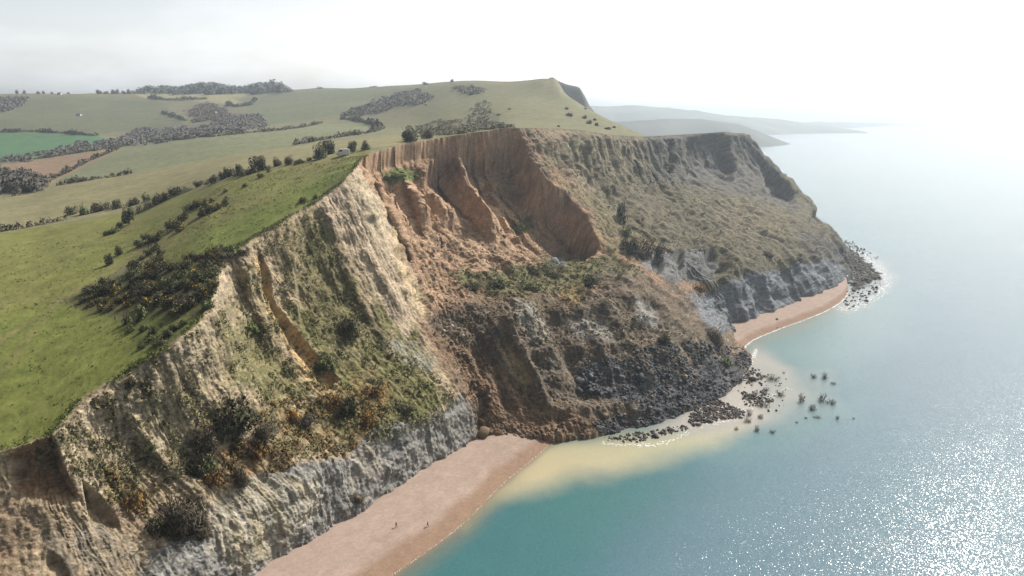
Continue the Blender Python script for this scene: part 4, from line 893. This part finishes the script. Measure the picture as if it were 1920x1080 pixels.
# ------------------------------------------------------------------ rocks, rubble, surf
def rock_shape(i):
    rg = np.random.default_rng(60 + i); me = bpy.data.meshes.new("t"); import bmesh
    bm = bmesh.new(); bmesh.ops.create_icosphere(bm, subdivisions=2 if i < 4 else 1, radius=1.0)
    V = np.array([v.co[:] for v in bm.verts]); F = np.array([[v.index for v in f.verts] for f in bm.faces]); bm.free()
    for _ in range(7):                                            # split planes give it flat broken faces
        d = rg.normal(size=3); d /= np.linalg.norm(d); k = rg.uniform(.45, .8); s = V @ d; V -= np.where(s > k, s - k, 0)[:, None] * d
    V *= rg.uniform(.75, 1.25, 3); return V, F
ROCK = [rock_shape(i) for i in range(8)]
def rock_mat():
    m, nt, b = mat_base("rock", .9, .2); L = nt.links
    at_ = node(nt, 'ShaderNodeAttribute', attribute_name='albedo'); tc = node(nt, 'ShaderNodeTexCoord'); n = node(nt, 'ShaderNodeTexNoise', Scale=2.5, Detail=5.0)
    L.new(tc.outputs['Object'], n.inputs['Vector']); mr = node(nt, 'ShaderNodeMapRange'); mr.inputs['To Min'].default_value = .55; mr.inputs['To Max'].default_value = 1.45; L.new(n.outputs['Fac'], mr.inputs['Value'])
    vs = node(nt, 'ShaderNodeVectorMath', operation='SCALE'); L.new(at_.outputs['Color'], vs.inputs[0]); L.new(mr.outputs[0], vs.inputs['Scale']); L.new(vs.outputs[0], b.inputs['Base Color'])
    bp = node(nt, 'ShaderNodeBump', Strength=.6, Distance=.15); L.new(n.outputs['Fac'], bp.inputs['Height']); L.new(bp.outputs[0], b.inputs['Normal']); return m
M_rock = rock_mat()
def rubble(name, C, size, ca, cb, label, seed):
    rg = np.random.default_rng(seed); C = np.asarray(C, float); Vs, Fs, cs = [], [], []; k = 0
    for i, c in enumerate(C):
        V, F = ROCK[4 + rg.integers(4)]; a = rg.uniform(0, 6.28); s = size * rg.lognormal(0, .5)
        M = np.array([[math.cos(a), -math.sin(a), 0], [math.sin(a), math.cos(a), 0], [0, 0, 1]])
        Vs.append((V * [1, rg.uniform(.6, 1), rg.uniform(.45, .8)]) @ M.T * s + c); Fs.append(F + k); k += len(V)
        cs.append(np.tile((np.array(ca) + (np.array(cb) - ca) * rg.random() ** 1.5) * rg.uniform(.7, 1.3), (len(V), 1)))
    o = mesh_np(name, np.concatenate(Vs), np.concatenate(Fs), M_rock, {'albedo': np.concatenate(cs)}, smooth=False)
    return tag(o, label, "rubble", kind='stuff')
def oncliff(polys, n, seed, vpow=0):
    rg = np.random.default_rng(seed); m = np.full(PX.shape, -1e3, f32)
    for q in polys: m = np.maximum(m, sdpoly(PX, PY, q) + .6 * wob)
    pr = ((m > 0) * (Pc[..., 2] > -.6) * np.clip(.4 + fbm(x / 7 + seed, y / 7, z / 7, 3), .03, 1)).ravel(); pr = pr / pr.sum(); return Pc.reshape(-1, 3)[rg.choice(pr.size, n, p=pr)]
rubble("rubble", oncliff([[(1090,690),(1250,640),(1410,650),(1412,745),(1290,815),(1150,845),(1110,795),(1200,760),(1080,740)]], 5000, 71), .5, (.06,.062,.07), (.17,.17,.175), "dark boulders spilled over the toe of the landslide", 71)
rubble("rubble", oncliff([[(800,600),(930,560),(1140,545),(1300,620),(1390,680),(1290,800),(1040,825),(900,815),(880,740)]], 3000, 72), .36, (.15,.095,.06), (.27,.20,.14), "brown blocks scattered through the slip debris", 72)
rubble("rubble", oncliff([[(760,440),(980,400),(1150,470),(1050,500),(850,515),(800,560)]], 1100, 73), .38, (.20,.12,.075), (.36,.25,.16), "clods lying on the orange scar", 73)
def onsea(polys, n, seed, z0=0.0):
    rg = np.random.default_rng(seed); out = []
    for poly, k in polys:
        poly = np.array(poly, float); lo, hi = poly.min(0), poly.max(0); c = 0
        while c < k:
            q = rg.uniform(lo, hi)
            if sdpoly(q[:1], q[1:], poly)[0] > rg.exponential(2.0) - 1: out.append(survey(q[0], q[1], z=z0)); c += 1
    return np.array(out)
# low boulder point beyond the cove
pg = [(1548,446),(1585,456),(1612,474),(1640,496),(1664,522),(1640,535),(1612,548),(1592,560),(1584,545),(1588,520),(1575,480)]
w_ = np.array([survey(a, b, z=0) for a, b in pg])[:, :2]
gx_ = np.linspace(w_[:, 0].min() - 6, w_[:, 0].max() + 6, 130); gy_ = np.linspace(w_[:, 1].min() - 6, w_[:, 1].max() + 6, 150); MX, MY = np.meshgrid(gx_, gy_)
dd_ = sdpoly(MX, MY, w_); zz = -1.2 + 2.6 * sstep(-3, 14, dd_ + 3 * fbm(MX / 9, MY / 9, 0, 3)) + .5 * fbm(MX / 3, MY / 3, 2, 3)
mq = np.stack([MX, MY, zz], -1); cc = np.array((.10,.093,.085)) * (1 + .7 * fbm(MX / 3, MY / 3, 5, 3))[..., None]
tag(mesh_np("rock_platform", mq.reshape(-1, 3), grid_faces(150, 130), M_cliff, {'albedo': np.clip(cc, .03, .3).reshape(-1, 3)}), "low dark rock platform running out from the headland", "rock platform", kind='structure')
up = np.flatnonzero((zz > -.35).ravel()); rg = np.random.default_rng(8)
rubble("rubble", mq.reshape(-1, 3)[rg.choice(up, 1500)], .75, (.075,.07,.066), (.20,.19,.175), "boulders covering the low point beyond the cove", 74)
rubble("rubble", onsea([([(1585,545),(1660,525),(1640,556),(1600,578),(1580,580)], 110), ([(1585,455),(1615,462),(1650,480),(1640,490),(1600,470)], 40), ([(1560,448),(1600,452),(1612,466),(1585,462)], 60)], 0, 75, .1), .7, (.08,.075,.07), (.18,.17,.16), "loose boulders awash off the low point", 75)
rubble("rubble", onsea([([(1290,790),(1300,760),(1345,748),(1395,770),(1392,785),(1350,786),(1300,800)], 900), ([(1390,735),(1440,730),(1452,752),(1420,764),(1395,760)], 160), ([(1380,690),(1420,690),(1440,712),(1400,720)], 120), ([(1380,700),(1480,700),(1470,770),(1390,790)], 60), ([(1120,822),(1290,795),(1290,806),(1180,832)], 200)], 0, 76, .1), .5, (.07,.066,.066), (.16,.13,.115), "slumped rubble awash off the toe of the slip", 76)
RG_ = "big boulders on the toe of the slip"
for i, (px_, py_, w_, l) in enumerate([(1284,708,15,"pale tan block of cliff rock lying on the dark rubble"), (1333,742,9,"dark squarish boulder on the toe, below the pale tan block"), (1262,734,8,"grey boulder left of the pale tan block"), (1190,770,8,"grey boulder in mid toe, above the brown spoil"), (1110,700,8,"pale boulder high on the dark rubble"),
        (1355,772,8,"dark boulder at the water's edge on the rubble spit"), (1225,790,8,"dark boulder nearest the yellow water"), (1380,700,8,"dark boulder at the seaward edge of the toe"), (848,612,7,"small white block at the foot of the yellow crest"), (832,620,6,"small white block left in the line under the yellow crest"), (868,630,6,"small pale block right in the line under the yellow crest"),
        (1457,599,6,"pale boulder alone on the far cove's shingle"), (1040,492,22,"grey rock block standing behind the sunken bench"), (905,815,30,"brown slumped block where the beach meets the slip"), (1588,521,6,"white boulder where the cove meets the rocky point"), (672,938,18,"brown earth block at the foot of the grey rock")]):
    p = BQ[1][np.argmin(sum((a - b) ** 2 for a, b in zip(project(BQ[1])[:2], (px_, py_))))] if px_ == 1457 else at(px_, py_, 'cliff')
    s = mpp(p) * w_ / 2; V, F = ROCK[i % 4]; colr_ = {'pale': (.42,.34,.24), 'smal': (.5,.47,.42), 'grey': (.25,.26,.26), 'brow': (.20,.14,.095), 'whit': (.6,.58,.55)}.get(l[:4], (.075,.075,.08))
    o = mesh_np("boulder", V * s, F, M_rock, {'albedo': np.tile(colr_, (len(V), 1))}, smooth=False); o.location = (p[0], p[1], p[2] + .25 * s); o.rotation_euler = (.2, .1, i * 1.3)
    tag(o, l, "boulder", "boulders of the slip and the cove")
# fallen bushes standing in the shallows
FG = "uprooted bushes standing in the water off the slip"
for px_, py_, w_, h_, k in [(1402,704,20,14,'bare'),(1407,716,16,12,'bare'),(1450,712,30,14,'bare'),(1429,706,20,5,'bare'),(1437,732,14,10,'bare'),(1462,742,18,16,'green'),(1412,746,34,14,'bare'),(1432,760,32,13,'bare'),(1405,779,16,18,'bare'),(1425,784,14,12,'bare'),(1400,790,20,10,'bare'),(1420,808,16,16,'thorn'),(1449,812,15,9,'thorn'),(1381,806,10,8,'thorn'),
        (1525,708,12,12,'thorn'),(1546,709,14,18,'thorn'),(1563,720,14,6,'thorn'),(1503,753,18,24,'bare'),(1541,752,18,24,'bare'),(1556,757,24,12,'thorn'),(1523,769,18,17,'thorn'),(1494,793,7,5,'thorn'),(1511,785,7,6,'thorn'),(1570,785,10,9,'thorn'),(1531,783,18,4,'bare'),(1600,785,6,4,'thorn'),(1470,700,6,5,'thorn')]:
    bush("fallen_bush", "twig", survey(px_, py_, z=0.0), w_ * 1.15, h_ * .9, "", FG, True, .18)
label_rows(FG, 3, "uprooted bush in the shallows off the slip, {n} from the left {row}", ["in the nearest row", "in the middle row", "in the farthest row"])
# surf
m_foam, nt, b = mat_base("foam", .7, .3); b.inputs['Base Color'].default_value = (.80, .81, .80, 1)
def surf(pts, n, spread, size, label, seed):
    rg = np.random.default_rng(seed); pts = np.asarray(pts, float); k = rg.integers(0, len(pts) - 1, n); t = rg.random((n, 1)); C = pts[k] + (pts[k + 1] - pts[k]) * t
    C = C + rg.normal(size=(n, 3)) * spread; C[:, 2] = .04; a = np.linspace(0, 6.28, 7)[:-1]; r = size * rg.uniform(.4, 1.3, (n, 6)); tg = np.arctan2(*(pts[k + 1] - pts[k])[:, [1, 0]].T)
    lx = np.cos(a)[None] * r * 1.8; ly = np.sin(a)[None] * r * .7
    V = np.stack([C[:, :1] + lx * np.cos(tg)[:, None] - ly * np.sin(tg)[:, None], C[:, 1:2] + lx * np.sin(tg)[:, None] + ly * np.cos(tg)[:, None], C[:, 2:] + rg.uniform(0, .05, (n, 1)) + 0 * lx], -1)
    tag(mesh_np("surf", V.reshape(-1, 3), np.arange(6 * n).reshape(-1, 6), m_foam, None, smooth=False), label, "surf", kind='stuff')
surf(wt2[::4] + [.4, 0, 0], 700, .28, .26, "white line of wavelets along the far cove", 81)
surf(wt1[60:][::4], 420, .16, .10, "thin white lip of wavelets on the near beach", 82)
surf([survey(a, b, z=0) for a, b in [(1120,829),(1160,834),(1200,834),(1225,836),(1262,824),(1290,812)]], 90, .7, .3, "patches of foam against the front of the toe", 83)
surf([survey(a, b, z=0) for a, b in [(1418,655),(1412,672),(1402,690),(1395,705)]], 160, .6, .3, "foam at the seaward corner of the toe", 84)
surf([survey(a, b, z=0) for a, b in [(1580,582),(1605,575),(1640,558),(1664,532),(1652,505),(1620,478),(1600,466)]], 360, 2.0, .45, "foam among the boulders of the point", 85)
surf([survey(a, b, z=0) for a, b in [(1300,804),(1350,790),(1392,787),(1400,760),(1440,745),(1480,728)]], 90, 1.2, .25, "foam round the awash rubble", 86)

# ------------------------------------------------------------------ people on the beach
def solid(name, c, rough=.8):
    m, nt, b = mat_base(name, rough, .25); n = node(nt, 'ShaderNodeTexNoise', Scale=30.0); r_ = node(nt, 'ShaderNodeMix', data_type='RGBA')
    r_.inputs[6].default_value = (*[q * .85 for q in c], 1); r_.inputs[7].default_value = (*[min(1, q * 1.12) for q in c], 1)
    nt.links.new(n.outputs['Fac'], r_.inputs[0]); nt.links.new(r_.outputs[2], b.inputs['Base Color']); return m
M_skin = solid("skin", (.45,.28,.20)); M_hair = solid("hair", (.035,.025,.02)); M_dark = solid("dark_cloth", (.022,.022,.026)); M_den = solid("trouser_cloth", (.03,.033,.045)); M_shoe = solid("shoe_leather", (.03,.028,.026))
def skin_obj(name, nodes, edges, mat, parent=None, root=0, sub=1):
    """one continuous surface grown round a posed skeleton"""
    me = bpy.data.meshes.new(name); me.from_pydata([n[:3] for n in nodes], edges, []); me.update(); me.materials.append(mat)
    o = link_mesh(name, me, parent); md = o.modifiers.new("skin", 'SKIN'); md.use_smooth_shade = True
    for v, n in zip(me.skin_vertices[0].data, nodes): v.radius = (n[3], n[4] if len(n) > 4 else n[3])
    me.skin_vertices[0].data[root].use_root = True
    s_ = o.modifiers.new("smooth", 'SUBSURF'); s_.levels = sub; s_.render_levels = sub
    return o
def person(p, rz, stride, label, jacket):
    e = empty("person", p, rz); k = stride
    N_ = [(0,0,.95,.13,.10),(0,0,1.15,.14,.10),(0,0,1.36,.16,.10),(0,0,1.47,.065),(0,.01,1.56,.065),(0,.02,1.64,.085,.10),(0,.015,1.72,.07,.085),(0,.115,1.625,.018)]
    E_ = [(0,1),(1,2),(2,3),(3,4),(4,5),(5,6),(5,7)]
    for s in (-1, 1):
        i = len(N_); sw = s * k
        N_ += [(s*.19,0,1.38,.058),(s*.24,-.05-.1*sw,1.12,.045),(s*.25,.06-.22*sw,.88,.032),(s*.25,.09-.24*sw,.80,.035,.018)]
        E_ += [(2,i),(i,i+1),(i+1,i+2),(i+2,i+3)]
        for f, (dx, L_) in enumerate([(-.03,.075),(-.01,.09),(.012,.085),(.032,.065)]):
            j = len(N_); N_ += [(s*.25+dx*.6,.11-.24*sw,.755,.009),(s*.25+dx*.7,.12-.24*sw,.755-L_*.7,.008)]; E_ += [(i+3,j),(j,j+1)]
        j = len(N_); N_ += [(s*.235,.135-.24*sw,.80,.010),(s*.23,.15-.24*sw,.76,.009)]; E_ += [(i+2,j),(j,j+1)]
        i = len(N_); N_ += [(s*.09,.0,.88,.085),(s*.10,.04+.16*sw,.50,.06),(s*.10,.26*sw-.03,.10,.042),(s*.10,.26*sw+.14,.035,.035)]; E_ += [(0,i),(i,i+1),(i+1,i+2),(i+2,i+3)]
    skin_obj("body", N_, E_, M_skin, e)
    J = [(0,0,.86,.17,.125),(0,0,1.12,.165,.125),(0,0,1.37,.185,.12),(0,0,1.47,.085)]; Ej = [(0,1),(1,2),(2,3)]
    for s in (-1, 1):
        i = len(J); sw = s * k; J += [(s*.205,0,1.39,.075),(s*.245,-.05-.1*sw,1.12,.06),(s*.25,.05-.21*sw,.90,.048)]; Ej += [(2,i),(i,i+1),(i+1,i+2)]
    skin_obj("jacket", J, Ej, jacket, e)
    T = [(0,0,.92,.15,.115)]; Et = []
    for s in (-1, 1):
        i = len(T); sw = s * k; T += [(s*.09,.0,.85,.10),(s*.10,.04+.16*sw,.50,.075),(s*.10,.26*sw-.03,.10,.06)]; Et += [(0,i),(i,i+1),(i+1,i+2)]
    skin_obj("trousers", T, Et, M_den, e)
    skin_obj("hair", [(0,-.03,1.62,.085,.07),(0,-.02,1.71,.085,.09),(0,.05,1.745,.055,.05)], [(0,1),(1,2)], M_hair, e)
    for s in (-1, 1): skin_obj("shoe", [(s*.10,.26*s*k-.06,.055,.05,.045),(s*.10,.26*s*k+.15,.04,.045,.035)], [(0,1)], M_shoe, e)
    tag(e, label, "person"); return e
def onbeach(px_, py_, i=0):
    q = BQ[i]; a, b_, _ = project(q); return q[np.argmin((a - px_) ** 2 + (b_ - py_) ** 2)].copy()
person(onbeach(743, 989), 2.4, .8, "person in dark clothes walking mid beach, left of the near pair", M_dark)
person(onbeach(803, 989), 2.2, 1.0, "person in dark clothes walking close to the waterline, right of the near pair", M_dark)
person(onbeach(1457, 619, 1), .6, .5, "tiny dark-clad person at the waterline of the far cove", M_dark)

# ------------------------------------------------------------------ white van on the clifftop, white houses in the valley
M_white = solid("white_paint", (.78,.78,.77), .4); M_glass = solid("dark_glass", (.03,.035,.04), .1); M_tyre = solid("tyre_rubber", (.02,.02,.02)); M_rim = solid("rim_metal", (.4,.4,.42), .4); M_lamp = solid("lamp_glass", (.7,.7,.68), .15)
M_wall = solid("white_render", (.72,.71,.68)); M_slate = solid("slate", (.16,.16,.18)); M_door = solid("door_paint", (.10,.14,.12))
def prism(name, prof, y0, y1, mat, parent, inset=0.0):
    n = len(prof); V = []
    for yv, sc in ((y0, 1 - inset), (y0 + (y1 - y0) * .08, 1), (y1 - (y1 - y0) * .08, 1), (y1, 1 - inset)):
        cxm = sum(q[0] for q in prof) / n; cz = sum(q[1] for q in prof) / n
        V += [(cxm + (q[0] - cxm) * sc, yv, cz + (q[1] - cz) * sc) for q in prof]
    me = bpy.data.meshes.new(name); F = [tuple(range(n))[::-1], tuple(range(3 * n, 4 * n))]
    for r_ in range(3): F += [(r_*n+i, r_*n+(i+1)%n, (r_+1)*n+(i+1)%n, (r_+1)*n+i) for i in range(n)]
    me.from_pydata(V, [], F); me.update(); me.materials.append(mat); return link_mesh(name, me, parent)
def wheel_(e, xx, yy):
    def disc(name, r, w_, mat, par):
        V, F = [], []; n = 18
        for yv, rr_ in ((-w_/2, r*.86), (-w_/2*.7, r), (w_/2*.7, r), (w_/2, r*.86)):
            V += [(rr_*math.cos(a*6.2832/n), yv, rr_*math.sin(a*6.2832/n)) for a in range(n)]
        F = [tuple(range(n)), tuple(range(3*n, 4*n))[::-1]] + [(k*n+i, (k+1)*n+i, (k+1)*n+(i+1)%n, k*n+(i+1)%n) for k in range(3) for i in range(n)]
        me = bpy.data.meshes.new(name); me.from_pydata(V, [], F); me.update(); me.materials.append(mat); return link_mesh(name, me, par)
    t = disc("wheel", .32, .22, M_tyre, e); t.location = (xx, yy, .32); disc("rim", .2, .235, M_rim, t)
vp = at(643, 292); van = empty("van", vp, R(196)); van.scale = (1.3, 1.3, 1.5)
prism("body", [(-2.3,.32),(-2.35,1.9),(-2.2,2.1),(1.0,2.1),(1.25,2.02),(1.75,1.25),(2.4,1.05),(2.5,.75),(2.45,.32)], -.95, .95, M_white, van, .03)
prism("windscreen", [(1.29,1.93),(1.31,1.97),(1.74,1.32),(1.71,1.29)], -.8, .8, M_glass, van)
for s in (-1, 1):
    prism("side_window", [(.35,1.32),(.35,1.88),(1.12,1.88),(1.5,1.32)], s*.952 - .006, s*.952 + .006, M_glass, van)
    prism("headlight", [(2.40,.78),(2.40,1.0),(2.5,.96),(2.52,.8)], s*.68 - .16, s*.68 + .16, M_lamp, van)
    wheel_(van, -1.45, s*.82); wheel_(van, 1.6, s*.82)
tag(van, "white van parked between dark trees on the clifftop", "van")
def house(p, rz, L_, W_, H_, label, name="farmhouse"):
    e = empty(name, (p[0], p[1], p[2] - .3), rz); w2, l2 = W_/2, L_/2
    prism("wall", [(-w2,0),(-w2,H_),(0,H_+w2*.75),(w2,H_),(w2,0)], -l2, l2, M_wall, e, .0)
    rf = prism("roof", [(-w2-.4,H_-.15),(0,H_+w2*.75+.12),(w2+.4,H_-.15),(w2+.4,H_+.15),(0,H_+w2*.75+.45),(-w2-.4,H_+.15)], -l2-.3, l2+.3, M_slate, e)
    prism("chimney", [(-.4,H_+w2*.5),(-.4,H_+w2*.75+1.4),(.4,H_+w2*.75+1.4),(.4,H_+w2*.5)], l2-1.3, l2-.4, M_wall, rf)
    for yv in (-l2*.6, 0, l2*.6):
        for s in (-1, 1): 
            q = prism("window", [(s*(w2-.02),H_*.5),(s*(w2-.02),H_*.85),(s*(w2+.03),H_*.85),(s*(w2+.03),H_*.5)], yv-.6, yv+.6, M_glass, e)
    prism("door", [(w2-.02,.3),(w2-.02,2.3),(w2+.04,2.3),(w2+.04,.3)], l2*.3-.5, l2*.3+.5, M_door, e)
    tag(e, label, "house")
house(at(148, 217), R(80), 10, 6, 3.0, "long low white farm building alone on the round far hill")
house(at(404, 214), R(60), 7, 6, 5.0, "small white house among the reddish valley scrub")
house(at(112, 178), R(85), 9, 6, 4.0, "pale house on the far skyline among tiny trees")

# ------------------------------------------------------------------ sea air: one box of even haze
hv = []
for X_ in (-29000, 29000):
    for Y_ in (-29000, 29500):
        for Z_ in (-9, 226): hv.append((X_, Y_, Z_))
hz = mesh_np("haze", hv, [(0,1,3,2),(4,6,7,5),(0,4,5,1),(2,3,7,6),(0,2,6,4),(1,5,7,3)], None, smooth=False)
m = bpy.data.materials.new("sea_air"); m.use_nodes = True; nt = m.node_tree; nt.nodes.clear()
o_ = nt.nodes.new('ShaderNodeOutputMaterial'); v_ = nt.nodes.new('ShaderNodeVolumePrincipled')
v_.inputs['Color'].default_value = (.76, .88, 1.0, 1); v_.inputs['Density'].default_value = 2.1e-4; v_.inputs['Anisotropy'].default_value = .6
nt.links.new(v_.outputs[0], o_.inputs['Volume']); hz.data.materials.append(m)
tag(hz, "pale sea haze", "haze", kind='stuff')
